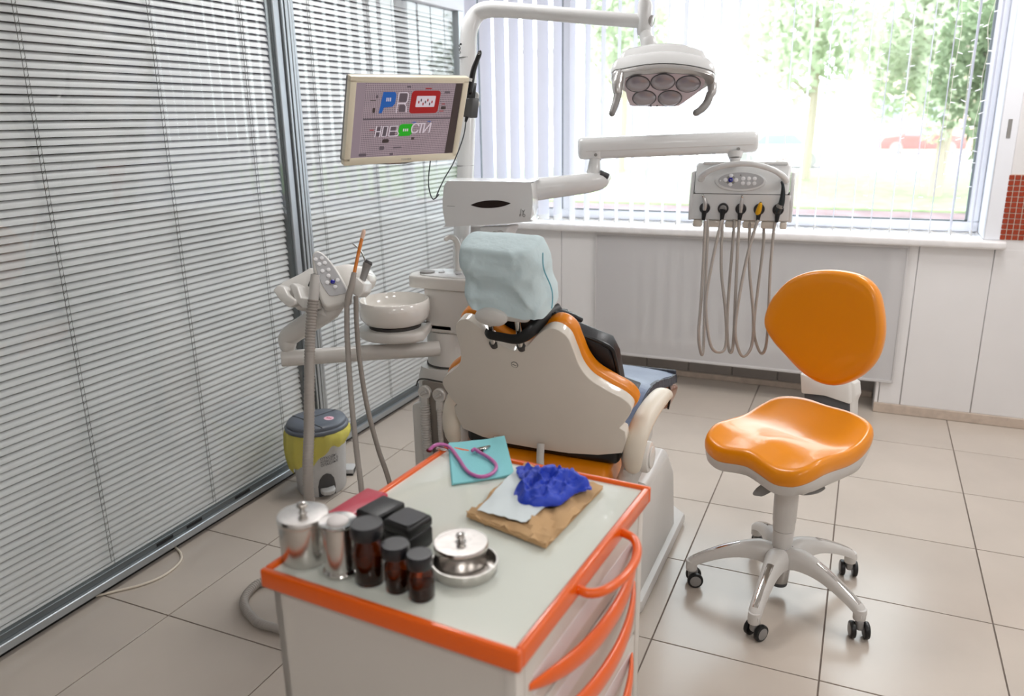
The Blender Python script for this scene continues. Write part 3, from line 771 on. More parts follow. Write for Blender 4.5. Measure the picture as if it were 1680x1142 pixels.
# ---- disposable cover on the headrest
hc = thing('headrest_cover', 'crumpled pale aqua disposable cover pulled over the headrest', 'headrest cover', SH @ Vector((-0.01, 0.57, -0.04)))
from mathutils import noise as _noise
def cover():
    b = NB(); n = 96; rows = 40; rings = []
    rnd = random.Random(3)
    for j in range(rows + 1):
        v = j / rows
        s = 0.534 + v * 0.172
        ring = []
        for k in range(n):
            t = 2 * PI * k / n
            hx, hz = 0.121 + 0.003 * math.sin(v * 9) - 0.016 * (math.sin(t) > 0) * abs(math.sin(t)) ** 0.4, 0.066
            ex = 7.0
            cx = math.copysign(abs(math.cos(t)) ** (2 / ex), math.cos(t)); sz = math.copysign(abs(math.sin(t)) ** (2 / ex), math.sin(t))
            taper = 1 - 0.10 * max(0, v - 0.75) / 0.25 * (1 if cx > 0 else 0.5)
            x = cx * hx * taper; z = sz * hz * (1 - 0.15 * v)
            y = s
            if v < 0.12:                       # the hem sags lower on the right
                y = s - (0.012 * cx + 0.003 * math.sin(t * 5)) * (1 - v / 0.12)
            # soft folds, drawn towards the upper corners
            n1 = _noise.noise(Vector((x * 10 + y * 13, (y * 11 - x * 15) * 0.40, 1.3 + (2.0 if sz < 0 else 0))))
            n2 = _noise.noise(Vector((x * 30 - y * 22, (y * 26 + x * 30) * 0.4, 4.1)))
            w = 0.026 * (0.30 - abs(n1)) + 0.009 * (0.25 - abs(n2))
            dip = -0.010 * math.exp(-((x + 0.05) ** 2 / 0.0030 + (v - 0.5) ** 2 / 0.03)) + 0.006 * math.exp(-((x - 0.04) ** 2 / 0.004 + (v - 0.62) ** 2 / 0.02))
            z2 = z + (w + dip) * (1 if sz > 0 else -0.6)
            ring.append(Vector((x - 0.012, y, z2 - 0.050)))
        rings.append(ring)
    top = rings[-1]; c = Vector((0, 0, 0))
    for p in top: c += p / n
    for q, dz in ((0.985, 0.005), (0.94, 0.009), (0.80, 0.012), (0.45, 0.013), (0.12, 0.013)):
        rings.append([Vector((c.x + (p.x - c.x) * q, p.y + dz, c.z + (p.z - c.z) * q)) for p in top])
    R = [[b.verts.new(p) for p in r] for r in rings]
    for a, d in zip(R, R[1:]):
        for k in range(n): b.faces.new((a[k], a[(k + 1) % n], d[(k + 1) % n], d[k]))
    b.faces.new(R[-1])
    bmesh.ops.recalc_face_normals(b, faces=b.faces)
    bmesh.ops.solidify(b, geom=b.faces[:], thickness=0.0015)
    bmesh.ops.transform(b, matrix=SH, verts=b.verts)
    return b
ob('cover_fabric', cover(), M_AQUA, hc, ang=70)
b = NB(); pts = []
for j in range(12):
    v = j / 11; pts.append(SH @ Vector((0.114 + 0.004 * math.sin(v * 7), 0.534 + v * 0.174, -0.030 - 0.010 * math.sin(v * 5))))
tube(b, pts, 0.0016, n=6); ob('cover_seam', b, M_AQUAS, hc)

# ---- black drape over the front of the back, its strap round the posts
dr = thing('protective_apron', 'black vinyl protective apron draped over the chair back', 'apron', SH @ Vector((0.15, 0.3, -0.15)))
PD = frm(((0.135,-2.4572,0.641),(1,0,0),(0,-0.342,0.9397),(0,-0.9397,-0.342)))
o0 = [(0.0388,0.4529), (0.0787,0.432), (0.1477,0.4122), (0.2332,0.3696), (0.2489,0.3227), (0.2553,0.2224), (0.30, 0.20), (0.15, 0.10), (-0.10, 0.12), (-0.17, 0.30), (-0.12, 0.47), (0.02, 0.46)]
b = NB(); a_ = NB(); prism(a_, o0, -0.035, 0.028, 0.012, 3); bmesh.ops.subdivide_edges(a_, edges=a_.edges[:], cuts=1); curved(a_, 0.25); join(b, a_, PD); ap = ob('apron_panel', b, M_BLACKV, dr, ang=50)
b = NB(); edge = [Vector((p[0], p[1], 0.024)) for p in o0[:6]]
tube(b, [PD @ (p - Vector((0, 0, 0.25 * max(0, abs(p.x - 0.012) - 0.12) ** 1.3))) for p in edge], 0.006, n=8, smooth=4); ob('apron_piping', b, M_BLACK, dr)
b = NB()
tube(b, [SH @ Vector(p) for p in ((-0.080, 0.462, 0.004), (-0.066, 0.458, 0.013), (-0.030, 0.454, 0.013), (0.008, 0.452, 0.014), (0.032, 0.458, 0.010), (0.060, 0.476, -0.006), (0.082, 0.490, -0.05), (0.105, 0.475, -0.11))],
     [0.009, 0.011, 0.0115, 0.012, 0.0125, 0.0135, 0.014, 0.018], n=10, flat=(1.25, 0.35)); ob('strap', b, M_BLACK, dr)
b = NB()
for k in range(5):
    tube(b, [SH @ Vector((0.078 + 0.006 * k, 0.474 + 0.003 * k, -0.07)), SH @ Vector((0.092 + 0.009 * k, 0.480 - 0.001 * k, -0.095)), SH @ Vector((0.115 + 0.010 * k, 0.462 - 0.006 * k, -0.125))], 0.008, n=8)
ob('apron_gather', b, M_BLACKV, dr)
# ---- blue grey pad on the seat
lp = thing('leg_pad', 'blue grey vinyl pad lying on the seat and leg rest', 'pad', (0.14, -2.1, 0.66))
prof = [(-2.50, 0.655), (-2.44, 0.672), (-2.37, 0.690), (-2.28, 0.716), (-2.19, 0.734), (-2.11, 0.736), (-1.99, 0.712), (-1.88, 0.684), (-1.79, 0.668), (-1.76, 0.662)]
pp = sm(prof, 5)
g = []
for i, (y, z) in enumerate(pp):
    row = []
    for j in range(15):
        u = j / 14; x = -0.10 + u * 0.485
        row.append((x, y, z + 0.003 * math.sin(7 * u + i * 0.4) - 0.012 * (abs(u - 0.5) * 2) ** 6))
    g.append(row)
b = NB(); sheet(b, g, 0.010); ob('pad_top', b, M_PAD, lp, ang=60)
for side in (0.385, -0.10):
    b = NB(); rings = []
    for i, (y, z) in enumerate(pp):
        q = 0.0025 * math.sin(i * 2.6)
        rings.append([(side - 0.006, y, z - 0.012), (side + 0.004 + q, y, z - 0.014), (side + 0.006 + q, y, z - 0.046), (side - 0.006, y, z - 0.050)])
    loft(b, rings); ob('pleated_edge', b, M_PADS, lp, ang=60)
b = NB(); box(b, (0.142, -1.760, 0.646), (0.49, 0.014, 0.036), 0.005, 2); ob('front_edge', b, M_PADS, lp)

# ================================================================ treatment unit: column with spittoon
un = thing('dental_unit', 'pale grey dental unit column with a spittoon bowl left of the chair', 'dental unit', (-0.42, -2.02, 0))
ux, uy = -0.425, -2.06
b = NB(); prof = [(0.115, 0.0), (0.122, 0.05), (0.118, 0.30), (0.113, 0.55), (0.108, 0.66), (0.098, 0.695), (0.0, 0.70)]
rings = []
for r, z in prof[:-1]:
    rings.append([(ux + math.copysign(abs(math.cos(t)) ** 0.62, math.cos(t)) * r * 1.05 + 0.015 * (1 - z), uy + math.copysign(abs(math.sin(t)) ** 0.62, math.sin(t)) * r * 1.15, z) for t in [2 * PI * k / 40 for k in range(40)]])
loft(b, rings); ob('lower_casing', b, M_UNIT, un, ang=50)
b = NB(); cyl(b, (ux + 0.005, uy, 0.697), (ux + 0.005, uy, 0.703), 0.098, n=36); ob('swivel_seam', b, M_SEAM, un)
b = NB(); lathe(b, [(0.094, 0.703), (0.093, 0.80), (0.085, 0.83), (0.0, 0.83)], 36, T(ux + 0.005, uy, 0)); ob('swivel_neck', b, M_UNIT, un)
# hose recess on the front, two couplings and their hoses
b = NB(); bbox(b, (ux - 0.052, uy - 0.142, 0.02), (ux + 0.075, uy - 0.126, 0.655), 0.004, 2); ob('front_recess', b, M_HOSE2, un)
b = NB(); bbox(b, (ux - 0.100, uy - 0.150, 0.0), (ux - 0.050, uy - 0.10, 0.560), 0.014, 3); ob('side_flap', b, M_UNIT, un)
b = NB(); tube(b, [(ux - 0.075, uy - 0.146, 0.635), (ux - 0.055, uy - 0.146, 0.664), (ux + 0.02, uy - 0.146, 0.664), (ux + 0.066, uy - 0.146, 0.655), (ux + 0.083, uy - 0.146, 0.61)], 0.003, n=6); ob('recess_seam', b, M_SEAM, un)
for k, dx in enumerate((-0.036, 0.026)):
    cx, cz = ux + dx, 0.615 - 0.004 * k
    b = NB(); lathe(b, [(0.0, -0.02), (0.027, -0.02), (0.027, 0.006), (0.023, 0.009), (0.019, 0.006), (0.0, 0.006)], 24, T(cx, uy - 0.15, cz, 0, rad(90))); cp = ob('hose_coupling', b, M_UNIT, un)
    b = NB(); box(b, (0, 0, 0), (0.028, 0.008, 0.010), 0.002, 2, T(cx, uy - 0.161, cz, 0, 0, rad(-28))); ob('coupling_tab', b, M_CHGREY, cp)
    b = NB(); bbox(b, (cx - 0.014, uy - 0.160, cz - 0.062), (cx + 0.014, uy - 0.140, cz - 0.022), 0.005, 2); ob('elbow', b, M_UNIT, cp)
    r = 0.019 if k == 0 else 0.010
    pts = [(cx, uy - 0.155, cz - 0.05), (cx + 0.004, uy - 0.160, cz - 0.15), (cx + 0.014, uy - 0.165, cz - 0.30), (cx + 0.020, uy - 0.16, cz - 0.45), (cx + 0.022, uy - 0.14, 0.03)]
    b = NB(); tube(b, pts, r, n=14, smooth=40, rfun=lambda l, i: 1.0 + 0.09 * math.sin(l * 2 * PI / 0.0100)); ob('drain_hose', b, M_CHGREY, un)
# head: body, top cap, tray
HB = [(-0.10, -0.085), (0.10, -0.085), (0.115, -0.06), (0.115, 0.075), (-0.085, 0.075), (-0.10, 0.06)]
b = NB(); prism(b, HB, 0.83, 1.005, 0.012, 3, T(ux + 0.045, uy, 0)); ob('head_body', b, M_UNIT, un)
cap = [(-0.17, -0.070), (-0.13, -0.098), (0.10, -0.098), (0.125, -0.07), (0.125, 0.085), (-0.10, 0.085), (-0.16, 0.04), (-0.185, -0.02)]
b = NB(); prism(b, sm(cap, 3, True), 1.000, 1.045, 0.014, 3, T(ux + 0.045, uy, 0)); ob('top_cap', b, M_UNIT, un, ang=50)
b = NB(); prism(b, sm([(-0.12, -0.07), (0.08, -0.075), (0.10, 0.05), (-0.08, 0.06)], 4, True), 1.044, 1.050, 0.003, 2, T(ux + 0.045, uy, 0)); ob('cap_inlay', b, M_WHITE, un)
for q in ((-0.06, -0.02), (0.02, -0.035), (0.07, 0.0)):
    b = NB(); cyl(b, (ux + 0.045 + q[0], uy + q[1], 1.050), (ux + 0.045 + q[0], uy + q[1], 1.054), 0.012, n=16); ob('cap_button', b, M_KEYP, un)
b = NB(); cyl(b, (ux - 0.065, uy - 0.04, 1.048), (ux - 0.065, uy - 0.04, 1.056), 0.028, n=24, bev=0.002); ob('cup_rest', b, M_GREYP, un)
# tray under the bowl and the bowl itself
bx, by, bz = (-0.5546,-2.2397,0.9406)
tr = [(bx + 0.140 * math.cos(t), by + 0.125 * math.sin(t)) for t in [rad(a) for a in range(75, 296, 10)]]
trp = tr + [(bx + 0.118, by - 0.080), (bx + 0.140, by - 0.035), (ux - 0.03, uy - 0.085), (ux + 0.05, uy - 0.085), (ux + 0.05, uy + 0.06), (ux - 0.05, uy + 0.07), (bx + 0.09, by + 0.115)]
b = NB(); prism(b, trp, 0.835, 0.872, 0.012, 3); ob('bowl_tray', b, M_UNIT, un, ang=50)
b = NB()
lathe(b, [(0.0, 0.882), (0.085, 0.882), (0.112, 0.892), (0.126, 0.912), (0.130, 0.945), (0.127, 0.972), (0.1235, 0.974), (0.121, 0.968), (0.117, 0.935), (0.090, 0.915), (0.02, 0.906), (0.0, 0.905)], 48, T(bx, by, 0)); bowl = ob('spittoon_bowl', b, M_CERAM, un, ang=60)
b = NB(); cyl(b, (bx, by, 0.906), (bx, by, 0.912), 0.016, n=20); ob('drain_cap', b, M_CERAM, bowl)
b = NB(); cyl(b, (bx, by, 0.870), (bx, by, 0.883), 0.095, n=32); ob('bowl_foot', b, M_SEAM, un)
# cup filler tube
fx = (-0.3984,-2.0255,1.0356)
b = NB(); tube(b, [(-0.3959,-2.0258,1.0312), (-0.4041,-2.0104,1.0911), (-0.4112,-1.998,1.1399), (-0.4243,-1.9959,1.1644), (-0.4371,-2.0104,1.1728), (-0.4443,-2.0266,1.1679)], [0.013, 0.012, 0.012, 0.011, 0.010, 0.009], n=12, round_cap=True); ob('cup_filler', b, M_UNIT, un)
b = NB(); lathe(b, [(0.018, 0.0), (0.018, 0.012), (0.013, 0.018), (0, 0.018)], 20, Matrix.Translation(Vector((-0.395,-2.0282,1.0223)) - Vector((0, 0, 0.012)))); ob('filler_base', b, M_UNIT, un)
# swivel arm for the assistant console
b = NB(); tube(b, [(-0.4147,-2.1707,0.7825), (-0.4665,-2.2165,0.7827), (-0.6175,-2.3494,0.7922), (-0.8296,-2.5273,0.7994)], 0.0285, n=20, smooth=3, round_cap=False); ob('swivel_arm', b, M_UNIT, un)
b = NB(); p0 = Vector((-0.8263,-2.5248,0.799)); p1 = Vector((-0.8438,-2.5395,0.7991)); cyl(b, p0, p1, 0.0295, 0.027, n=20, bev=0.003); ob('arm_end_cap', b, M_UNIT, un)

# ================================================================ assistant console
ac = thing('assistant_console', 'pale grey assistant console with oval key panel and hose holders, on its swivel arm', 'console', (-0.8212,-2.5203,0.8275))
b = NB(); cyl(b, (-0.8204,-2.5213,0.8054), (-0.8252,-2.5083,0.8529), 0.018, n=20); ob('pivot_pin', b, M_UNIT, ac)
b = NB(); tube(b, [(-0.8303,-2.5131,0.8448), (-0.8259,-2.5079,0.8728), (-0.7752,-2.4962,0.9101), (-0.6841,-2.4716,0.9669), (-0.6555,-2.4619,0.9929)], [0.030, 0.035, 0.036, 0.037, 0.036], n=20, smooth=4, round_cap=True); ob('support_arm', b, M_UNIT, ac)
b = NB(); tube(b, [(-0.696,-2.4663,0.9646), (-0.6791,-2.4552,1.0112)], [0.050, 0.042], n=20, smooth=1); ob('knuckle', b, M_UNIT, ac)
KP = frm(((-0.6524,-2.4639,1.0895),(0.8435,0.5241,-0.1178),(-0.2385,0.5619,0.7921),(0.4813,-0.64,0.599)))
# wing body (bridge) behind the panel, running left and right
b = NB(); slab(b, [(-0.8503,-2.5418,1.0509), (-0.8399,-2.4979,1.0666), (-0.7998,-2.449,1.0924), (-0.777,-2.4216,1.1105), (-0.7335,-2.4292,1.0972), (-0.6881,-2.4987,1.0304), (-0.7016,-2.5393,0.9936), (-0.7406,-2.5584,0.9884), (-0.7882,-2.5448,1.0263)], (0.0, 0.045, -0.018), 0.009, 3); ob('left_wing', b, M_UNIT, ac, ang=50)
b = NB(); slab(b, [(-0.7146,-2.3934,1.1115), (-0.6687,-2.3483,1.1172), (-0.6124,-2.3268,1.1059), (-0.5783,-2.3432,1.0783), (-0.5714,-2.3721,1.0495), (-0.6144,-2.4177,1.0384), (-0.6661,-2.4258,1.0493)], (0.0, 0.045, -0.018), 0.009, 3); ob('right_wing', b, M_UNIT, ac, ang=50)
def prong(pts, vec, nm='holder_prong'):
    b = NB(); slab(b, pts, vec, 0.005, 3); return ob(nm, b, M_UNIT, ac, ang=50)
prong([(-0.8344,-2.5575,1.051), (-0.8259,-2.5373,1.0666), (-0.7993,-2.5388,1.0603), (-0.7721,-2.5565,1.0384), (-0.7349,-2.5665,1.0265), (-0.73,-2.5747,1.0119), (-0.7529,-2.5826,1.0013), (-0.7969,-2.5725,1.023)], (0.0, 0.05, -0.012))
prong([(-0.7913,-2.5227,1.064), (-0.7807,-2.5154,1.0718), (-0.7512,-2.5277,1.0636), (-0.7169,-2.5561,1.034), (-0.6693,-2.5536,1.0287), (-0.6662,-2.5616,0.9994), (-0.7032,-2.5719,1.0008), (-0.7409,-2.5598,1.0204)], (0.0, 0.05, -0.012))
prong([(-0.5741,-2.4509,1.0922), (-0.5588,-2.4448,1.0899), (-0.5284,-2.4592,1.0738), (-0.5217,-2.4758,1.0484), (-0.5367,-2.488,1.0311), (-0.5608,-2.4835,1.043), (-0.5728,-2.4705,1.0646)], (0.0, 0.05, -0.010))
prong([(-0.5801,-2.3832,1.0984), (-0.5582,-2.3869,1.0919), (-0.5447,-2.3981,1.0736), (-0.5457,-2.4183,1.0476), (-0.5618,-2.4121,1.0538)], (0.0, 0.04, -0.010))
# key panel: thick oval slab with inlay and keys
oval = [(-0.0733,0.0755), (-0.0649,0.0974), (-0.0464,0.0967), (-0.0157,0.071), (0.0207,0.0226), (0.0556,-0.037), (0.0692,-0.0566), (0.067,-0.0841), (0.0141,-0.1061), (-0.0136,-0.1104), (-0.0338,-0.0826), (-0.053,-0.0204), (-0.0677,0.0338)]
b = NB(); prism(b, sm(oval, 3, True), -0.040, 0.0, 0.009, 4, KP); pb = ob('panel_body', b, M_UNIT, ac, ang=50)
inl = [(-0.0668,0.0713), (-0.0601,0.0884), (-0.0436,0.0875), (-0.0126,0.0572), (0.0218,0.0087), (0.0477,-0.04), (0.0527,-0.0533), (0.0054,-0.0706), (-0.016,-0.0541), (-0.0443,-0.0036)]
b = NB(); prism(b, sm(inl, 3, True), 0.0, 0.002, 0.001, 1, KP); ob('key_panel', b, M_KEYP, pb)
for u, v in ((-0.06,0.0625), (-0.0401,0.0689), (-0.0463,0.045), (-0.0284,0.0512), (-0.0341,0.0204), (-0.0143,0.0267), (-0.0125,0.0036), (0.0191,-0.01), (-0.0145,-0.0219), (0.0129,-0.0358)):
    b = NB(); lathe(b, [(0.0075, 0.001), (0.007, 0.0038), (0.004, 0.0046), (0, 0.0048)], 16, KP @ Matrix.Translation((u, v, 0))); ob('key', b, M_BTN, pb)
u, v = (0.0034,-0.0182)
b = NB()
for k in range(4): box(b, (0, 0.011, 0), (0.007, 0.008, 0.0016), 0, 1, KP @ Matrix.Translation((u, v, 0.0022)) @ Matrix.Rotation(rad(45 + 90 * k), 4, 'Z'))
ob('key_cross', b, M_GREYP, pb)
b = NB(); lathe(b, [(0.0078, 0.001), (0.0078, 0.004), (0.005, 0.006), (0, 0.0065)], 20, KP @ Matrix.Translation((u, v, 0))); ob('blue_key', b, M_BLUE, pb)

# ---- suction hoses and tips held by the console
def ribbed(pitch, amp): return lambda l, i: 1.0 + amp * math.sin(l * 2 * PI / pitch)
sh = thing('suction_hose', 'thick corrugated grey suction hose hanging from the assistant console down to the floor', 'hose', (-0.72, -2.88, 0))
b = NB(); tube(b, [(-0.6693,-2.5536,1.0287), (-0.6692,-2.571,0.9741), (-0.6597,-2.6094,0.8583), (-0.6128,-2.7042,0.6391), (-0.5736,-2.783,0.4626), (-0.60, -2.74, 0.16), (-0.62, -2.70, 0.055), (-0.76, -2.69, 0.018), (-0.855, -2.73, 0.017), (-0.866, -2.79, 0.017), (-0.835, -2.86, 0.017), (-0.755, -2.915, 0.017), (-0.66, -2.935, 0.017), (-0.40, -2.90, 0.017), (-0.20, -2.70, 0.017)],
                [0.0172] * 6 + [0.0145] * 9, n=14, smooth=46, rfun=ribbed(0.0100, 0.09)); ob('corrugated_tube', b, M_HOSE, sh, ang=80)
b = NB(); tube(b, [(-0.6689,-2.5547,1.0248), (-0.6699,-2.5402,1.0717), (-0.6717,-2.5297,1.1068)], [0.0165, 0.0175, 0.0145], n=18, smooth=3); cyl(b, (-0.6715,-2.5303,1.1049), (-0.6714,-2.5287,1.1097), 0.0152, n=18); nz = ob('nozzle', b, M_CHGREY, sh)
b = NB(); cyl(b, (-0.6715,-2.529,1.1088), (-0.6714,-2.5281,1.1115), 0.0095, n=16); ob('nozzle_bore', b, M_BLACK, nz)
b = NB(); cyl(b, (-0.6925,-2.534,1.0689), (-0.6849,-2.5323,1.0816), 0.0085, 0.010, n=14); cyl(b, (-0.6849,-2.5323,1.0816), (-0.6845,-2.5315,1.0835), 0.006, n=12); ob('valve_lever', b, M_DGREY, sh)
se = thing('saliva_ejector', 'thin grey hose holding an orange suction tip upright in the console', 'hose', (-0.42, -2.55, 0))
b = NB(); tube(b, [(-0.574,-2.5006,1.0079), (-0.56,-2.532,0.8899), (-0.5192,-2.5911,0.7195), (-0.4677,-2.6546,0.5557), (-0.4199,-2.7094,0.4244), (-0.43, -2.70, 0.12), (-0.40, -2.62, 0.030), (-0.33, -2.52, 0.012), (-0.33, -2.30, 0.012)], 0.0092, n=12, smooth=30, rfun=ribbed(0.008, 0.03)); ob('hose_tube', b, M_HOSE, se)
b = NB(); tube(b, [(-0.5736,-2.5017,1.004), (-0.5683,-2.4947,1.0364), (-0.5596,-2.485,1.0725), (-0.5564,-2.4704,1.1135)], [0.0095, 0.0115, 0.0105, 0.0085], n=16, smooth=3); ob('handpiece', b, M_HOSE, se)
b = NB(); tube(b, [(-0.556,-2.4715,1.1096), (-0.5553,-2.4398,1.1724), (-0.5522,-2.4166,1.2226)], 0.0058, n=12, smooth=3); ob('orange_tip', b, M_STRAW, se)
b = NB(); tube(b, [(-0.552,-2.4172,1.2206), (-0.5503,-2.4109,1.2342), (-0.55,-2.4066,1.2439)], [0.0062, 0.0072, 0.0060], n=12, smooth=2, round_cap=True); ob('tip_end', b, M_STRAWT, se)
sy = thing('spray_syringe', 'grey spray syringe with thin steel nozzle, right end of the assistant console', 'syringe', (-0.3, -2.45, 0))
b = NB(); tube(b, [(-0.5458,-2.4848,1.036), (-0.5351,-2.5076,0.9496), (-0.508,-2.5436,0.8346), (-0.4623,-2.5856,0.6928), (-0.4043,-2.6236,0.5642), (-0.3454,-2.6544,0.4566), (-0.28, -2.64, 0.12), (-0.24, -2.55, 0.03), (-0.24, -2.40, 0.012), (-0.30, -2.22, 0.012)], 0.0082, n=12, smooth=16); ob('hose_tube', b, M_HOSE2, sy)
b = NB(); tube(b, [(-0.5441,-2.4733,1.0337), (-0.552,-2.4349,1.0759), (-0.5515,-2.4137,1.1057), (-0.5468,-2.4027,1.1335)], [0.009, 0.011, 0.0125, 0.0155], n=16, smooth=3); ob('handle', b, M_GREYP, sy)
b = NB(); cyl(b, (-0.5456,-2.4029,1.1314), (-0.5419,-2.398,1.1413), 0.0158, 0.0120, n=18, bev=0.002); ob('head_button', b, M_DGREY, sy)
b = NB(); tube(b, [(-0.5529,-2.4042,1.1375), (-0.5648,-2.4018,1.1617), (-0.5739,-2.4013,1.1758), (-0.5865,-2.4031,1.1879), (-0.599,-2.4054,1.1981)], 0.0028, n=8, smooth=4); ob('nozzle', b, M_CHROME, sy)

# ================================================================ lamp pole, lamp arm and operating lamp
pole = thing('lamp_pole', 'tall white enamelled lamp pole bent over into a horizontal arm', 'lamp pole', (-0.432, -1.842, 0))
b = NB()
tube(b, [(-0.432, -1.842, 0.05), (-0.433, -1.842, 0.55), (-0.4362,-1.9236,1.0146), (-0.4606,-1.8245,1.3591), (-0.4776,-1.7587,1.5888), (-0.4921,-1.7065,1.7726), (-0.5027,-1.6782,1.876), (-0.5032,-1.6565,1.9449), (-0.486,-1.6343,1.9904), (-0.4373,-1.6298,2.0078), (-0.3413,-1.6118,2.0013), (-0.1987,-1.5879,1.9839), (-0.0124,-1.5579,1.9603), (0.1496,-1.526,1.9409)],
     [0.033] * 7 + [0.0335, 0.0335, 0.0315, 0.029, 0.0275, 0.0265, 0.0255], n=24, smooth=8); po = ob('pole_tube', b, M_WHITE, pole, ang=70)
for v, d in ((96, 3.05), (272, 3.05)):
    b = NB(); p = Vector((-0.5002,-1.6918,1.8301)) if v == 96 else Vector((-0.4661,-1.8064,1.4234)); cyl(b, p, p + Vector((0, 0, 0.0022)), 0.0338, n=28); ob('pole_seam', b, M_SEAM, pole)
for i, (s, dz) in enumerate((('S', 0.0), ('S', 0.016))):
    p = Vector((-0.517,-1.7269,1.8579)); text('pole_print', s, 0.024, Matrix.Translation(p + Vector((0.004, -0.004, dz - 0.006))) @ Euler((rad(90), rad(0), rad(-8))).to_matrix().to_4x4(), M_TEXT, pole)
b = NB(); p = Vector((-0.514,-1.7187,1.8794)); box(b, p, (0.007, 0.002, 0.007)); ob('pole_print_square', b, M_TEXT, pole)
b = NB(); cyl(b, (-0.432, -1.842, 0.0), (-0.432, -1.842, 0.05), 0.06, n=28, bev=0.006); ob('pole_foot', b, M_UNIT, pole)
# lamp joint and lamp head
LM = frm(((0.2473,-1.5794,1.7085),(0.9703,0.2419,0),(0.1906,-0.7646,0.6157),(0.1489,-0.5974,-0.788)))
lamp = thing('operating_lamp', 'white five lens operating lamp with two grey grips hanging from the arm', 'operating lamp', (0.1657,-1.5364,1.8859))
b = NB(); loft(b, [[Vector((0.163,-1.5292,1.9122)) + Vector((math.cos(t) * rx, math.sin(t) * ry, dz)) for t in [2 * PI * k / 16 for k in range(16)]] for rx, ry, dz in ((0.024, 0.024, -0.022), (0.0275, 0.0275, -0.012), (0.0275, 0.0275, 0.085), (0.019, 0.019, 0.105), (0.019, 0.019, 0.14))]); ob('joint_block', b, M_WHITE, lamp)
b = NB(); cyl(b, (0.1827,-1.5283,1.9409), (0.1958,-1.5292,1.9379), 0.021, n=20, bev=0.003); ob('joint_cap', b, M_SILVER, lamp)
b = NB(); tube(b, [(0.1602,-1.5283,1.9188), (0.1738,-1.5401,1.8809), (0.1871,-1.5512,1.8453)], [0.021, 0.024, 0.026], n=18, smooth=3); ob('neck', b, M_WHITE, lamp)
b = NB(); cyl(b, (0.1813,-1.5417,1.8761), (0.1913,-1.5494,1.8452), 0.0275, 0.029, n=20, bev=0.003); ob('neck_collar', b, M_WHITE, lamp)
rim = [(-0.1842,0.03), (-0.1765,0.066), (-0.1473,0.0747), (-0.0636,0.0939), (0.0167,0.0971), (0.0971,0.0845), (0.1655,0.0596), (0.1887,0.0394), (0.191,0.0132), (0.1666,-0.0092), (0.1379,-0.0386), (0.0744,-0.1099), (0.0494,-0.1145), (-0.0967,-0.1102), (-0.1176,-0.0934), (-0.1331,-0.0295), (-0.1691,-0.0009)]
rc = (sum(p[0] for p in rim) / len(rim), sum(p[1] for p in rim) / len(rim))
rr = sm(rim, 3, True)
def rscale(q, z, sh=0.0): return [(rc[0] + (x - rc[0]) * q, rc[1] + (y - rc[1]) * q + sh, z) for x, y in rr]
b = NB(); loft(b, [rscale(0.985, 0.004), rscale(1.0, -0.002), rscale(1.0, -0.012), rscale(0.99, -0.014)], True, LM); ob('silver_rim', b, M_SILVER, lamp, ang=45)
b = NB(); loft(b, [rscale(0.99, -0.014), rscale(0.985, -0.018), rscale(0.99, -0.019)], True, LM); ob('rim_gap', b, M_SEAM, lamp)
b = NB(); loft(b, [rscale(1.0, -0.018), rscale(1.02, -0.030), rscale(1.0, -0.055), rscale(0.93, -0.072, 0.004), rscale(0.86, -0.079, 0.006)], True, LM); ob('lower_shell', b, M_WHITE, lamp, ang=60)
b = NB(); loft(b, [rscale(0.86, -0.076, 0.006), rscale(0.85, -0.088, 0.006), rscale(0.82, -0.108, 0.008), rscale(0.72, -0.124, 0.010), rscale(0.5, -0.133, 0.012), rscale(0.2, -0.136, 0.012)], True, LM); ob('upper_shell', b, M_WHITE, lamp, ang=60)
fp = [(-0.1322,0.048), (-0.0633,0.065), (0.0177,0.0684), (0.0964,0.059), (0.1475,0.0409), (0.1563,0.0111), (0.1396,-0.0318), (0.0764,-0.1028), (0.0516,-0.1128), (-0.099,-0.1083), (-0.1199,-0.0897), (-0.1308,-0.0262)]
b = NB(); prism(b, sm(fp, 2, True), 0.003, 0.007, 0.002, 2, LM); fpo = ob('lens_panel', b, M_LAMPF, lamp)
for u, v in ((-0.0864,0.0198), (0.0048,0.0265), (0.0969,0.0133), (-0.0622,-0.0614), (0.0337,-0.0645)):
    b = NB(); lathe(b, [(0.0455, 0.006), (0.0455, 0.009), (0.043, 0.010)], 36, LM @ Matrix.Translation((u, v, 0))); ob('lens_ring', b, M_DGREY, fpo)
    b = NB(); lathe(b, [(0.0435, 0.008), (0.038, 0.013), (0.025, 0.018), (0.012, 0.0195), (0, 0.020)], 36, LM @ Matrix.Translation((u, v, 0))); ob('lens', b, M_LENS, fpo)
for u, v in ((-0.0363,-0.1066), (-0.0131,-0.1073)):
    b = NB(); box(b, (0, 0, 0), (0.006, 0.006, 0.003), 0.001, 1, LM @ Matrix.Translation((u, v, 0.008))); ob('sensor', b, M_BLACK, fpo)
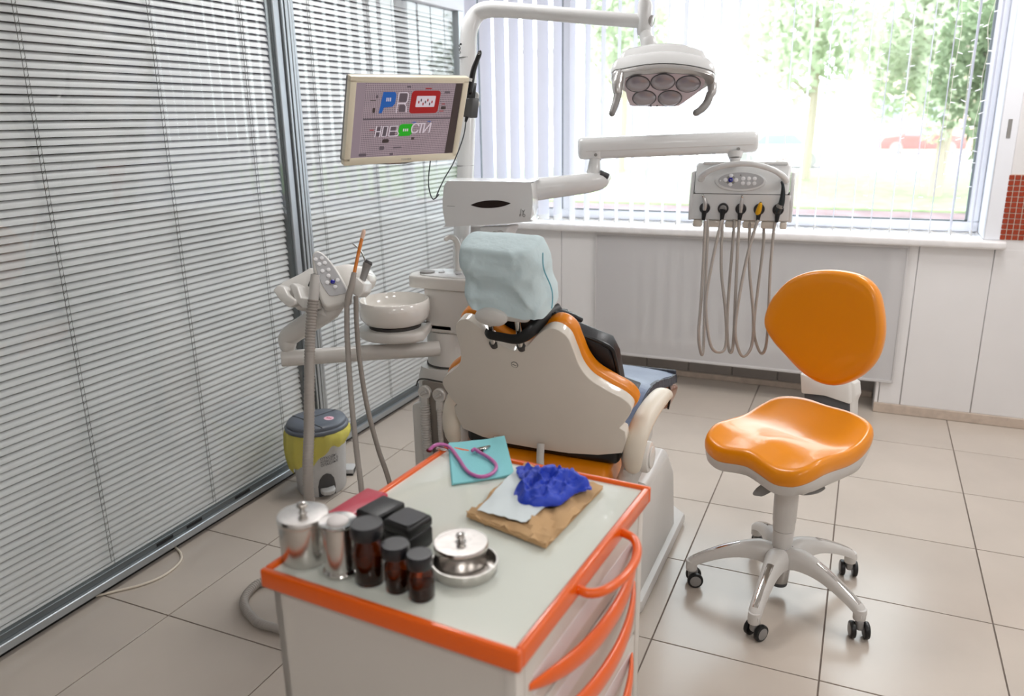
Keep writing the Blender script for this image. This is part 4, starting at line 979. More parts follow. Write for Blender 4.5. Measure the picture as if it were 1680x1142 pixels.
# grips: silver brackets then grey handles
b = NB(); tube(b, [(0.1154,-1.6841,1.7436), (0.1169,-1.7103,1.7131), (0.121,-1.7224,1.6874), (0.1244,-1.725,1.6746)], [0.022, 0.025, 0.021, 0.015], n=16, flat=(1.0, 0.8), round_cap=True); ob('grip_bracket', b, M_SILVER, lamp)
b = NB(); tube(b, [(0.1235,-1.7227,1.6831), (0.1235,-1.7436,1.6532), (0.121,-1.7642,1.6278), (0.1183,-1.7765,1.611)], [0.0145, 0.0135, 0.0125, 0.0115], n=14, round_cap=True); ob('grip', b, M_GREYP, lamp)
b = NB(); tube(b, [(0.4079,-1.4975,1.7405), (0.4222,-1.5182,1.7092), (0.4259,-1.5306,1.6831), (0.4214,-1.5381,1.6659)], [0.020, 0.022, 0.020, 0.016], n=16, flat=(1.0, 0.8), round_cap=True); ob('grip_bracket', b, M_SILVER, lamp)
b = NB(); tube(b, [(0.4208,-1.5363,1.6724), (0.4153,-1.5591,1.6443), (0.4013,-1.5843,1.6208), (0.3852,-1.6012,1.6082)], [0.015, 0.0145, 0.0135, 0.0125], n=14, round_cap=True); ob('grip', b, M_GREYP, lamp)

# ================================================================ tissue box and delivery arm
TB = frm(((-0.2582,-2.0462,1.3108),(0.9703,0.2419,0),(0,0,1),(0.2419,-0.9703,0)))
tb = thing('tissue_dispenser', 'white rounded box with a dark oval slot, mounted below the monitor', 'tissue box', TB @ Vector((0, -0.1, -0.07)))
tp = [(-0.1605,0.0521), (-0.1484,0.0715), (-0.1211,0.0758), (0.1451,0.0707), (0.1581,0.0664), (0.1641,0.0045), (0.1547,-0.0604), (0.1457,-0.0691), (-0.148,-0.0885), (-0.1591,-0.0796), (-0.168,-0.0178)]
b = NB(); prism(b, sm(tp, 3, True), -0.15, 0.0, 0.014, 4, TB); box_o = ob('box_body', b, M_WHITE, tb, ang=50)
b = NB(); c = (0.011,-0.0065); lens = [(c[0] + 0.074 * t, c[1] + sgn * 0.0135 * (1 - abs(t) ** 2.4) + 0.003 * t) for sgn, seq in ((1, [x / 10 for x in range(-10, 11)]), (-1, [x / 10 for x in range(9, -10, -1)])) for t in seq]
prism(b, lens, 0.0002, 0.0012, 0, 1, TB); ob('slot', b, mat('dark_brown_slot', (34, 20, 14), 0.8), tb)
b = NB(); c1, c2 = (-0.1519,-0.0133), (0.1509,0.0045); tube(b, [TB @ Vector((c1[0], c1[1], 0.0003)), TB @ Vector((c1[0] + 0.03, c1[1] - 0.001, 0.0003))], 0.0006, n=4, smooth=1); ob('seam_line', b, M_SEAM, tb)
gx, gy = (0.1261,-0.0388)
b = NB()
def stroke(pts, r=0.0011): tube(b, [TB @ Vector((gx + x, gy + y, 0.0006)) for x, y in pts], r, n=5, smooth=4)
stroke([(-0.004, 0.016), (-0.006, 0.004), (-0.0105, -0.011)]); stroke([(-0.0105, -0.006), (-0.008, -0.003), (-0.0055, -0.005), (-0.006, -0.011)])
stroke([(0.001, 0.011), (0.004, 0.004), (0.002, -0.004)]); stroke([(0.0095, 0.013), (0.006, 0.007), (0.0035, 0.003)])
stroke([(0.001, -0.004), (0.002, -0.010), (0.007, -0.012), (0.010, -0.007), (0.007, -0.003), (0.002, -0.004)])
ob('emblem', b, M_GTEXT, tb)
b = NB(); slab(b, [(-0.306,-2.0393,1.2206), (-0.1943,-1.988,1.225), (-0.2101,-2.0093,1.1804), (-0.2182,-2.0197,1.1591), (-0.2713,-2.0431,1.1601), (-0.2841,-2.0406,1.186)], (0.02, 0.05, 0), 0.008, 3); bk = ob('bracket', b, M_WHITE, tb)
b = NB(); p = Vector((-0.2362,-2.0379,1.181)); cyl(b, p, p + Vector((0.01, 0.03, 0)), 0.026, n=24); ob('bracket_hole', b, M_CHGREY, bk)
b = NB(); tube(b, [(-0.2538,-2.0013,1.1593), (-0.3223,-1.9595,1.1361), (-0.4061,-1.9177,1.1162)], 0.020, n=14, smooth=4); ob('support_stalk', b, M_UNIT, tb)

da = thing('delivery_boom', 'white jointed delivery boom reaching from the tissue box to the console', 'boom', (-0.1779,-1.8683,1.3268))
b = NB(); tube(b, [(-0.1988,-1.8775,1.3272), (-0.1665,-1.8536,1.3393), (-0.0726,-1.7913,1.3494), (0.0111,-1.7168,1.3585), (0.0463,-1.6754,1.3673), (0.0573,-1.6566,1.3753)], [0.044, 0.043, 0.040, 0.038, 0.035, 0.024], n=24, smooth=5, round_cap=True); ob('lower_arm', b, M_WHITE, da, ang=60)
b = NB(); cyl(b, (0.0243,-1.6913,1.3842), (0.0217,-1.671,1.4513), 0.030, 0.019, n=24, bev=0.003); ob('elbow_post', b, M_WHITE, da)
b = NB(); cyl(b, (0.0247,-1.6725,1.4423), (0.0224,-1.6664,1.4647), 0.022, 0.034, n=24); ob('elbow_collar', b, M_WHITE, da)
b = NB(); cyl(b, (0.0509,-1.699,1.3942), (0.0769,-1.6807,1.3796), 0.012, 0.013, n=16); ob('brake_ring', b, M_DGREY, da)
A0 = Vector((-0.0373,-1.6863,1.4859)); A1 = Vector((0.5762,-1.3848,1.501)); ax_ = (A1 - A0).normalized(); side = ax_.cross(Vector((0, 0, 1))).normalized(); upv = side.cross(ax_)
sect = [(0.038, -0.006), (0.034, 0.020), (0.018, 0.036), (-0.012, 0.038), (-0.034, 0.024), (-0.038, 0.0), (-0.034, -0.028), (-0.02, -0.042), (0.02, -0.042), (0.034, -0.030)]
ss = sm(sect, 2, True); rings = []
for t, q, dz in ((-0.006, 0.55, 0.004), (-0.003, 0.80, 0.002), (0.006, 0.95, 0.0), (0.022, 1.0, 0), (0.5, 1.0, 0), (0.978, 1.0, 0), (0.992, 0.95, 0.0), (1.001, 0.80, 0.002), (1.004, 0.55, 0.004)):
    o_ = A0 + (A1 - A0) * t
    rings.append([o_ + side * (x * q) + upv * (z * q + dz) for x, z in ss])
b = NB(); loft(b, rings); ua = ob('upper_arm', b, M_WHITE, da, ang=60)
for t in (0.085, 0.885):
    b = NB(); p = A0 + (A1 - A0) * t + side * 0.036 + upv * -0.026; cyl(b, p, p + side * 0.004, 0.006, n=14); ob('screw_cap', b, M_GREYP, ua)
b = NB(); tube(b, [A0 + (A1 - A0) * 0.03 + side * 0.0375 + upv * -0.012, A0 + (A1 - A0) * 0.97 + side * 0.0375 + upv * -0.012], 0.0012, n=5, smooth=1); ob('seam_line', b, M_CHGREY, ua)
b = NB(); cyl(b, (0.5091,-1.4392,1.4599), (0.5112,-1.4448,1.4397), 0.031, 0.024, n=24); cyl(b, (0.511,-1.4441,1.442), (0.5122,-1.441,1.4144), 0.020, n=24); ob('console_pivot', b, M_WHITE, da)

# ================================================================ delivery console
CO = frm(((0.5431,-1.4633,1.3013),(0.9976,0.0698,0),(0,0,1),(0.0698,-0.9976,0)))
dc = thing('delivery_console', 'white instrument console hanging from the delivery arm before the window', 'console', CO @ Vector((0, -0.13, 0)))
def cprism(prof, x0, x1, bev, seg):          # profile in (depth towards viewer, up), swept along x
    b = NB(); prism(b, prof, x0, x1, bev, seg, CO @ Matrix(((0, 0, 1, 0), (0, 1, 0, 0), (1, 0, 0, 0), (0, 0, 0, 1)))); return b
ob('upper_body', cprism([(-0.13, 0.005), (-0.13, 0.112), (-0.035, 0.118), (-0.020, 0.106), (0.010, 0.005)], -0.176, 0.176, 0.010, 3), M_WHITE, dc)
ob('front_body', cprism([(-0.12, -0.10), (-0.12, 0.003), (0.011, 0.003), (0.014, -0.092), (0.006, -0.098)], -0.182, 0.184, 0.007, 3), M_WHITE, dc)
ob('body_seam', cprism([(-0.10, 0.0015), (-0.10, 0.0055), (0.0105, 0.0055), (0.0105, 0.0015)], -0.175, 0.177, 0, 1), M_SEAM, dc)
for s in (-1, 1):
    b = NB(); slab(b, [CO @ Vector((s * 0.178, y, z)) for z, y in ((-0.11, 0.10), (-0.13, -0.06), (-0.10, -0.10), (0.012, -0.098), (0.012, -0.02), (-0.03, 0.085))], CO.to_3x3() @ Vector((s * 0.016, -0.002, 0)), 0.005, 2); ob('side_cheek', b, M_WHITE, dc)
xs5 = [(-0.1306,-0.054)[0], (-0.0609,-0.0525)[0], (0.0055,-0.0511)[0], (0.0731,-0.0496)[0], (0.142,-0.0481)[0]]
hy = (0.0055,-0.0511)[1]
edges = [-0.176] + [q for x in xs5 for q in (x - 0.0085, x + 0.0085)] + [0.178]
for i in range(0, len(edges), 2):
    w = edges[i + 1] - edges[i]; b = NB()
    bbox(b, (edges[i] + 0.001, -0.126, -0.06), (edges[i + 1] - 0.001, -0.098, 0.012), min(0.007, w * 0.2), 2, CO); ob('holder_tongue', b, M_IVORY, dc)
for x in xs5:
    b = NB(); lathe(b, [(0.0205, 0.012), (0.0205, 0.018), (0.0185, 0.020), (0.016, 0.017), (0, 0.015)], 24, CO @ Matrix.Translation((x, hy, 0)), 1.0, 1.05); ob('holder_cup', b, M_DGREY, dc)
b = NB(); bbox(b, (-0.15, 0.112, -0.13), (0.165, 0.124, -0.02), 0.005, 2, CO); ob('instrument_tray', b, M_WHITE, dc)
hl = [(-0.152, 0.062, 0.005), (-0.140, 0.078, 0.030), (-0.100, 0.102, 0.042), (-0.03, 0.119, 0.048), (0.04, 0.119, 0.048), (0.11, 0.100, 0.042), (0.147, 0.077, 0.030), (0.160, 0.058, 0.005)]
b = NB(); tube(b, [CO @ Vector(p) for p in hl], [0.014, 0.0115, 0.0105, 0.0105, 0.0105, 0.0105, 0.0115, 0.014], n=16, smooth=6, round_cap=True); ob('pull_handle', b, M_WHITE, dc)
# oval key panel on the sloping face
PM = CO @ Matrix.Translation((-0.004, 0.052, 0.0015)) @ Matrix.Rotation(rad(-16.5), 4, 'X')
b = NB(); prism(b, ring_pts(0, 0, 0.094, 0.038, 40), -0.004, 0.0006, 0.0015, 2, PM); ob('panel_bezel', b, M_WHITE, dc)
b = NB(); prism(b, ring_pts(0.002, 0.002, 0.085, 0.032, 40), 0.0, 0.0022, 0.0006, 1, PM); kp = ob('key_panel', b, M_KEYP, dc)
for x, y in [(-0.036 + 0.020 * math.cos(rad(a)), 0.004 + 0.017 * math.sin(rad(a))) for a in (0, 90, 180, 270)] + [(0.010 + 0.021 * i, 0.010 - 0.018 * j) for i in range(3) for j in range(2)]:
    b = NB(); lathe(b, [(0.0082, 0.0015), (0.0075, 0.004), (0.004, 0.005), (0, 0.0052)], 16, PM @ Matrix.Translation((x, y, 0))); ob('key', b, M_BTN, kp)
b = NB()
for k in range(4): box(b, (0, 0.013, 0), (0.009, 0.010, 0.0016), 0, 1, PM @ Matrix.Translation((-0.036, 0.004, 0.0024)) @ Matrix.Rotation(rad(45 + 90 * k), 4, 'Z'))
ob('key_cross', b, M_GREYP, kp)
b = NB(); lathe(b, [(0.009, 0.0015), (0.009, 0.0045), (0.006, 0.0065), (0, 0.007)], 20, PM @ Matrix.Translation((-0.036, 0.004, 0))); bk = ob('blue_key', b, M_BLUE, kp)
b = NB(); lathe(b, [(0.0028, 0.0065), (0.0028, 0.0074), (0, 0.0074)], 12, PM @ Matrix.Translation((-0.036, 0.004, 0))); ob('indicator', b, M_GTEXT, kp)
b = NB(); prism(b, [(-0.004, 0.020), (0.004, 0.020), (0.0, 0.028)], 0.002, 0.0028, 0, 1, PM); ob('warning_mark', b, M_GREYP, kp)
b = NB(); cyl(b, PM @ Vector((-0.074, 0.001, 0.002)), PM @ Vector((-0.074, 0.001, 0.003)), 0.0028, n=10); ob('indicator', b, M_BTN, kp)
# the yellowish film strip on top right
b = NB(); slab(b, [CO @ Vector(p) for p in ((0.115, 0.126, -0.06), (0.165, 0.135, -0.06), (0.17, 0.137, -0.03), (0.12, 0.126, -0.03))], (0, 0, 0.0015)); o = ob('paper_strip', b, M_STRAWT)
tag(settle(o, CO @ Vector((0.14, 0.126, -0.045))), 'small pale strip lying on the top right of the instrument console', 'strip')

# five instruments: body in the holder plus looping hose
loops = [
 [(0.4352,-1.5828,1.2138), (0.4443,-1.627,1.0626), (0.4511,-1.6723,0.9185), (0.454,-1.704,0.7972), (0.4668,-1.704,0.7259), (0.4707,-1.6801,0.7416), (0.4548,-1.615,0.9497), (0.4378,-1.5376,1.1803), (0.4332,-1.52,1.2062)],
 [(0.4967,-1.5557,1.2127), (0.4874,-1.5704,1.1796), (0.4699,-1.6434,0.9826), (0.4743,-1.6748,0.8781), (0.4989,-1.6889,0.7639), (0.5259,-1.6758,0.7315), (0.5499,-1.6476,0.7506), (0.5362,-1.605,0.8673), (0.5029,-1.5572,1.0279), (0.4895,-1.5148,1.1794), (0.4851,-1.4971,1.2052)],
 [(0.5561,-1.5295,1.2117), (0.5546,-1.5387,1.185), (0.5678,-1.6081,0.9564), (0.5776,-1.6542,0.7625), (0.5666,-1.6585,0.7286), (0.5477,-1.6253,0.8054), (0.539,-1.5858,0.9235), (0.5304,-1.4967,1.1787), (0.5262,-1.479,1.2045)],
 [(0.6198,-1.5014,1.2105), (0.6119,-1.5134,1.184), (0.5919,-1.5669,1.0514), (0.5803,-1.6281,0.8762), (0.5836,-1.6469,0.7949), (0.6029,-1.6425,0.7279), (0.6227,-1.6322,0.7149), (0.6413,-1.6051,0.7557), (0.6328,-1.5624,0.8655), (0.6027,-1.5186,1.0271), (0.5865,-1.472,1.1777), (0.5824,-1.4542,1.2035)],
 [(0.6834,-1.4734,1.2094), (0.6777,-1.4844,1.1828), (0.6804,-1.5329,1.0343), (0.6935,-1.5932,0.7916), (0.6845,-1.608,0.722), (0.6621,-1.6009,0.7396), (0.6413,-1.5819,0.8104), (0.6396,-1.5336,0.9464), (0.6413,-1.4709,1.1045), (0.6361,-1.4502,1.1768), (0.6321,-1.4323,1.2026)]]
insl = ['grey handpiece with bent neck, leftmost in the instrument console', 'empty black coupling with grey hose, second from left in the instrument console',
        'slim grey straight handpiece in the middle of the instrument console', 'handpiece with a yellow tip in the instrument console', 'tall black tapered handpiece at the right end of the instrument console']
for k, x in enumerate(xs5):
    hp = thing('dental_handpiece', insl[k], 'handpiece', CO @ Vector((x, hy, 0.02)), 0, 'instruments in the delivery console')
    b = NB(); tube(b, [Vector(q_) + CO.to_3x3() @ Vector((0, 0, (0.014 if k % 2 else 0.0) * min(1, n_ / 2, (len(loops[k]) - 1 - n_) / 2))) for n_, q_ in enumerate(loops[k])], 0.0058, n=10, smooth=6); ob('hose', b, M_HOSE, hp)
    b = NB(); tube(b, [CO @ Vector(p) for p in ((x, hy - 0.002, 0.022), (x - 0.001, hy - 0.022, 0.024), (x - 0.002, hy - 0.046, 0.026))], [0.012, 0.009, 0.0065], n=14, smooth=3); ob('coupling', b, M_BLACK, hp)
    def C3(*pts): return [CO @ Vector((x + px, hy + py, pz)) for px, py, pz in pts]
    if k in (0, 2):
        pth = C3((0, -0.006, 0.026), (0.002, 0.018, 0.030), (-0.002, 0.035, 0.030), (-0.008, 0.046, 0.028)) if k == 0 else C3((0, -0.012, 0.026), (0.002, 0.02, 0.030), (0.002, 0.046, 0.030))
        b = NB(); tube(b, pth, [0.0085, 0.0085, 0.007, 0.005] if k == 0 else [0.008, 0.0075, 0.0055], n=14, smooth=5); ob('handle', b, M_SILVER, hp)
        b = NB(); e = pth[-1]; cyl(b, e - Vector((0.003, 0, 0)), e + Vector((0.004, 0, 0.003)), 0.0062, n=12, bev=0.001); ob('head', b, M_CHROME, hp)
    elif k == 1:
        b = NB(); lathe(b, [(0, 0.016), (0.013, 0.018), (0.014, 0.022), (0.010, 0.026), (0, 0.027)], 20, CO @ Matrix.Translation((x, hy, 0))); ob('coupling_cap', b, M_GREYP, hp)
    elif k == 3:
        b = NB(); tube(b, C3((-0.003, -0.012, 0.026), (0.001, 0.006, 0.032), (0.004, 0.022, 0.036)), [0.0105, 0.0095, 0.007], n=12, smooth=4, round_cap=True); ob('yellow_sleeve', b, M_ORGL, hp)
        b = NB(); tube(b, C3((0.004, 0.020, 0.036), (0.005, 0.030, 0.037)), 0.0035, n=10, smooth=1); ob('tip', b, M_BLACK, hp)
    else:
        b = NB(); tube(b, C3((0.0, -0.004, 0.026), (0.010, 0.024, 0.032), (0.013, 0.060, 0.036), (0.011, 0.090, 0.040), (0.006, 0.104, 0.042)), [0.012, 0.0115, 0.009, 0.006, 0.0045], n=16, smooth=5, round_cap=True); ob('handle', b, mat('dark_teal_black_plastic', (20, 34, 38), 0.22, coat=0.4), hp)
        b = NB(); p = C3((0.004, 0.010, 0.029), (0.008, 0.022, 0.032)); cyl(b, p[0], p[1], 0.0135, 0.0125, n=16); ob('grey_collar', b, M_GREYP, hp)

# ================================================================ monitor
MO = frm(((-0.4439,-2.264,1.5977),(0.4992,0.8665,0.0053),(0.3028,-0.1802,0.9358),(0.8119,-0.4655,-0.3524)))
mo_ = thing('monitor', 'beige framed flat monitor showing coloured letters on a pegboard, fixed to the pole', 'monitor', MO @ Vector((0, -0.1567, 0)))
MO = MO @ Matrix.Scale(0.44 / 0.47, 4)
w, h = 0.47, 0.3133
def frame4(b, x0, x1, y0, y1, t, z0, z1, bev, M):
    tl, tr_, tt, tb_ = t
    bbox(b, (x0, y1 - tt, z0), (x1, y1, z1), bev, 2, M); bbox(b, (x0, y0, z0), (x1, y0 + tb_, z1), bev, 2, M)
    bbox(b, (x0, y0 + tb_ * .5, z0), (x0 + tl, y1 - tt * .5, z1), bev, 2, M); bbox(b, (x1 - tr_, y0 + tb_ * .5, z0), (x1, y1 - tt * .5, z1), bev, 2, M)
b = NB(); frame4(b, -w / 2, w / 2, -h / 2, h / 2, (0.024, 0.024, 0.021, 0.027), -0.022, 0.004, 0.003, MO); ob('bezel', b, M_BEIGE, mo_)
b = NB(); bbox(b, (-w / 2 + 0.004, -h / 2 + 0.004, -0.045), (w / 2 - 0.004, h / 2 - 0.004, -0.014), 0.008, 3, MO); bbox(b, (-0.14, -h / 2 + 0.03, -0.065), (0.14, h / 2 - 0.06, -0.04), 0.012, 3, MO); ob('back_housing', b, M_GREYP, mo_)
b = NB(); prism(b, [(-w / 2 + 0.01, -h / 2 + 0.002), (w / 2 - 0.12, -h / 2 + 0.002), (0.02, -h / 2 - 0.013), (-0.05, -h / 2 - 0.012)], -0.035, -0.012, 0.003, 2, MO); ob('lower_housing', b, M_GREYP, mo_)
b = NB()
for k in range(4): cyl(b, MO @ Vector((-0.045 + 0.012 * k, -h / 2 - 0.004, -0.012)), MO @ Vector((-0.045 + 0.012 * k, -h / 2 - 0.004, -0.009)), 0.004, n=10)
ob('menu_keys', b, M_SILVER, mo_)
text('brand_print', 'TOSHIBA', 0.0105, MO @ Matrix.Translation((0.012, -h / 2 + 0.013, 0.0042)), M_GTEXT, mo_, 0.0002)
b = NB(); tube(b, [MO @ Vector((0.0, 0.0, -0.06)), MO @ Vector((0.0, 0.02, -0.10)), Vector((-0.58, -1.92, 1.60)), Vector((-0.47, -1.86, 1.56))], [0.022, 0.022, 0.02, 0.02], n=14, smooth=5); ob('monitor_arm', b, M_WHITE, mo_)
# picture on the screen
def screen_mat():
    m = bpy.data.materials.new('pegboard_picture'); m.use_nodes = True; nt = m.node_tree; bs = nt.nodes['Principled BSDF']
    bs.inputs['Base Color'].default_value = (0.012, 0.011, 0.012, 1); bs.inputs['Roughness'].default_value = 0.32
    tc = nt.nodes.new('ShaderNodeUVMap'); mp = nt.nodes.new('ShaderNodeMapping'); mp.inputs['Scale'].default_value = (62, 38, 1)
    nt.links.new(tc.outputs['UV'], mp.inputs['Vector'])
    fr = nt.nodes.new('ShaderNodeVectorMath'); fr.operation = 'FRACTION'; nt.links.new(mp.outputs['Vector'], fr.inputs[0])
    ds = nt.nodes.new('ShaderNodeVectorMath'); ds.operation = 'DISTANCE'; ds.inputs[1].default_value = (0.5, 0.5, 0); nt.links.new(fr.outputs['Vector'], ds.inputs[0])
    lt = nt.nodes.new('ShaderNodeMath'); lt.operation = 'LESS_THAN'; lt.inputs[1].default_value = 0.27; nt.links.new(ds.outputs['Value'], lt.inputs[0])
    mx = nt.nodes.new('ShaderNodeMix'); mx.data_type = 'RGBA'; mx.inputs['A'].default_value = rgb(156, 139, 146); mx.inputs['B'].default_value = rgb(58, 48, 56)
    nt.links.new(lt.outputs[0], mx.inputs['Factor']); nt.links.new(mx.outputs['Result'], bs.inputs['Emission Color'])
    bs.inputs['Emission Strength'].default_value = 0.75
    return m
sw, shh = 0.422, 0.2653
b = NB(); uvl = b.loops.layers.uv.new('UVMap')
vs = [b.verts.new(MO @ Vector((x, y, 0.0))) for x, y in ((-sw / 2, -shh / 2 + 0.003), (sw / 2, -shh / 2 + 0.003), (sw / 2, shh / 2 + 0.003), (-sw / 2, shh / 2 + 0.003))]
f = b.faces.new(vs)
for lp_, uv in zip(f.loops, ((0, 0), (1, 0), (1, 1), (0, 1))): lp_[uvl].uv = uv
scr = ob('screen', b, screen_mat(), mo_)
def patch(nm, pts, m, z=0.0006): b = NB(); prism(b, pts, z, z + 0.0003, 0, 1, MO); return ob(nm, b, m, scr)
E_PLAIN = emit_mat('screen_pale_band', (138, 122, 130), 0.75); E_DARK = emit_mat('screen_dark_band', (52, 42, 42), 0.75)
E_BLUE = emit_mat('screen_blue', (0, 78, 150), 0.85); E_RED = emit_mat('screen_red', (140, 0, 10), 0.85); E_GREEN = emit_mat('screen_green', (0, 150, 10), 0.85)
E_WHITE = emit_mat('screen_white', (196, 184, 192), 0.8); E_GREY = emit_mat('screen_grey', (84, 74, 82), 0.75)  # the grey serves letter fills, band and small tools of the picture
patch('picture_margin', [(-0.211, -0.129), (-0.180, -0.129), (-0.176, 0.135), (-0.211, 0.135)], E_PLAIN)
patch('picture_margin', [(0.176, -0.129), (0.211, -0.129), (0.211, 0.135), (0.182, 0.135)], E_DARK)
patch('picture_band', [(-0.176, 0.006), (0.178, 0.004), (0.178, 0.010), (-0.176, 0.012)], E_GREY)
def rr_(cx, cy, w_, h_, r_, sk=0.0): return [(cx + x + sk * y, cy + y) for x, y in rrect(w_, h_, r_, 3)]
# P
patch('letter', [(-0.118, 0.030), (-0.106, 0.030), (-0.100, 0.050), (-0.068, 0.052), (-0.058, 0.064), (-0.056, 0.094), (-0.062, 0.104), (-0.108, 0.104)], E_BLUE, 0.0010)
# R as an outlined letter
def strokes(segs, r, m, nm='letter'):
    b = NB()
    for s in segs: tube(b, [MO @ Vector((x, y, 0.0012)) for x, y in s], r, n=6, smooth=1)
    return ob(nm, b, m, scr)
patch('letter_fill', rr_(-0.028, 0.084, 0.030, 0.030, 0.004), E_GREY, 0.0008); patch('letter_fill', rr_(-0.028, 0.046, 0.026, 0.026, 0.004), E_GREY, 0.0008)
strokes([[(-0.050, 0.030), (-0.046, 0.102), (-0.014, 0.102), (-0.009, 0.096), (-0.010, 0.074), (-0.016, 0.064), (-0.047, 0.064)], [(-0.022, 0.064), (-0.012, 0.052), (-0.010, 0.032)]], 0.0016, E_WHITE)
# O: red ring with pale middle
patch('letter', rr_(0.062, 0.068, 0.118, 0.082, 0.012, 0.05), E_RED, 0.0010); patch('letter_middle', rr_(0.064, 0.070, 0.078, 0.040, 0.003, 0.05), E_WHITE, 0.0014)
for i in range(7): patch('small_tool', rr_(0.036 + 0.009 * i, 0.068 + 0.008 * math.sin(i * 2.1), 0.005, 0.010, 0.002), E_GREY if i % 2 else E_RED, 0.0018)
# second line
SC = MO @ Matrix.Translation((-0.096, -0.036, 0.0010))
for s, x in (('Н', -0.113), ('О', -0.086), ('В', -0.055)):
    patch('letter_fill', rr_(x, -0.036, 0.020, 0.034, 0.003, 0.1), E_GREY, 0.0008)
strokes([[(-0.124, -0.056), (-0.120, -0.016)], [(-0.106, -0.056), (-0.102, -0.016)], [(-0.122, -0.036), (-0.104, -0.036)],
         [(-0.098, -0.054), (-0.094, -0.018), (-0.076, -0.018), (-0.080, -0.054), (-0.098, -0.054)],
         [(-0.070, -0.054), (-0.066, -0.018), (-0.036, -0.018), (-0.038, -0.036), (-0.068, -0.036)], [(-0.038, -0.036), (-0.030, -0.046), (-0.036, -0.054), (-0.070, -0.054)]], 0.0016, E_WHITE)
patch('letter', rr_(-0.004, -0.033, 0.056, 0.044, 0.010, 0.12), E_GREEN, 0.0010)
for i in range(3):
    patch('letter_print', rr_(-0.012 + 0.008 * i, -0.033, 0.005, 0.010, 0.001), E_WHITE, 0.0015); patch('letter_print', rr_(-0.092 + 0.007 * i, 0.078, 0.004, 0.013, 0.001), E_WHITE, 0.0015)
for s, x in (('С', 0.034), ('Т', 0.058), ('И', 0.084)):
    text('letter', s, 0.052, MO @ Matrix.Translation((x, -0.031, 0.0012)) @ Matrix(((1, 0.12, 0, 0), (0, 1, 0, 0), (0, 0, 1, 0), (0, 0, 0, 1))), E_WHITE, scr, 0.0003)
for (x, y, ww, hh, m) in ((-0.144, 0.075, 0.022, 0.003, E_DARK), (-0.138, 0.040, 0.010, 0.018, E_DARK), (0.070, 0.116, 0.026, 0.004, E_RED), (0.150, 0.103, 0.024, 0.008, E_GREY), (0.140, 0.060, 0.014, 0.003, E_RED),
        (0.142, 0.046, 0.020, 0.012, E_DARK), (0.136, 0.034, 0.018, 0.003, E_RED), (-0.138, -0.030, 0.016, 0.003, E_RED), (-0.080, -0.072, 0.026, 0.014, E_DARK), (-0.092, -0.098, 0.020, 0.014, E_GREY), (0.030, -0.066, 0.012, 0.010, E_DARK),
        (-0.030, -0.098, 0.034, 0.006, E_GREY), (-0.05, -0.122, 0.014, 0.010, E_GREY), (-0.165, -0.120, 0.03, 0.010, E_GREY), (0.028, -0.006, 0.016, 0.003, E_BLUE), (0.090, -0.004, 0.014, 0.003, E_BLUE), (-0.130, 0.088, 0.010, 0.012, E_GREY), (-0.01, 0.123, 0.016, 0.006, E_GREY)):
    patch('small_tool', rr_(x, y, ww, hh, min(ww, hh) * 0.35), m)
# intra-oral camera in its holder at the monitor's edge
ic = thing('intraoral_camera', 'black wand camera standing in a holder at the right edge of the monitor', 'camera', (-0.339,-2.0206,1.611))
b = NB(); tube(b, [(-0.3322,-2.014,1.6936), (-0.3312,-2.0043,1.7225), (-0.3278,-1.989,1.7658), (-0.3195,-1.9741,1.8008), (-0.3153,-1.967,1.8172), (-0.3142,-1.9638,1.8255)], [0.0105, 0.0105, 0.010, 0.0085, 0.0085, 0.0080], n=14, smooth=5, round_cap=True); wd = ob('wand', b, M_BLACK, ic)
b = NB(); p = Vector((-0.3122,-1.9756,1.8216)); d_ = (Vector((0.989, -4.647, 1.604)) - p).normalized(); cyl(b, p, p + d_ * 0.003, 0.0045, n=14); ln = ob('lens_ring', b, M_SILVER, wd)
b = NB(); cyl(b, p + d_ * 0.003, p + d_ * 0.0036, 0.0028, n=12); ob('lens_glass', b, M_BLACK, wd)
b = NB(); cyl(b, (-0.3354,-2.0055,1.7246), (-0.3344,-2.0018,1.7349), 0.0125, n=16); ob('white_collar', b, M_WHITE, ic)
b = NB(); slab(b, [(-0.3434,-2.004,1.7229), (-0.3316,-1.9987,1.7227), (-0.332,-2.0161,1.6689), (-0.3438,-2.0213,1.6691)], (0.01, 0.022, 0), 0.002, 2); ob('holder_back', b, M_BLACK, ic)
b = NB(); slab(b, [(-0.3413,-2.031,1.671), (-0.3176,-2.0206,1.6705), (-0.3165,-2.0418,1.6025), (-0.3445,-2.0528,1.6071)], (0.012, 0.028, 0), 0.003, 2); ob('holder_cup', b, M_DGREY, ic)
b = NB(); tube(b, [(-0.3331,-2.0421,1.6069), (-0.3354,-2.0484,1.5904)], [0.007, 0.004], n=10, smooth=1); ob('strain_relief', b, M_BLACK, ic)
b = NB(); tube(b, [(-0.3342,-2.0452,1.5986), (-0.3379,-2.066,1.5388), (-0.359,-2.1017,1.4566), (-0.3862,-2.1334,1.3951), (-0.4041,-2.1591,1.3396), (-0.3919,-2.1629,1.3466), (-0.4079,-2.1752,1.3305), (-0.4273,-2.1647,1.3545), (-0.4406,-2.1463,1.3952), (-0.4514,-2.1081,1.4585)], 0.0022, n=8, smooth=6); ob('cable', b, mat('dark_grey_cable', (70, 76, 80), 0.5), ic)
b = NB(); cyl(b, (-0.3408,-1.9536,1.6804), (-0.3391,-1.9471,1.6805), 0.013, n=16); cyl(b, (-0.336,-1.9602,1.6529), (-0.3343,-1.9538,1.6529), 0.013, n=16); ob('holder_clip', b, M_WHITE, ic)

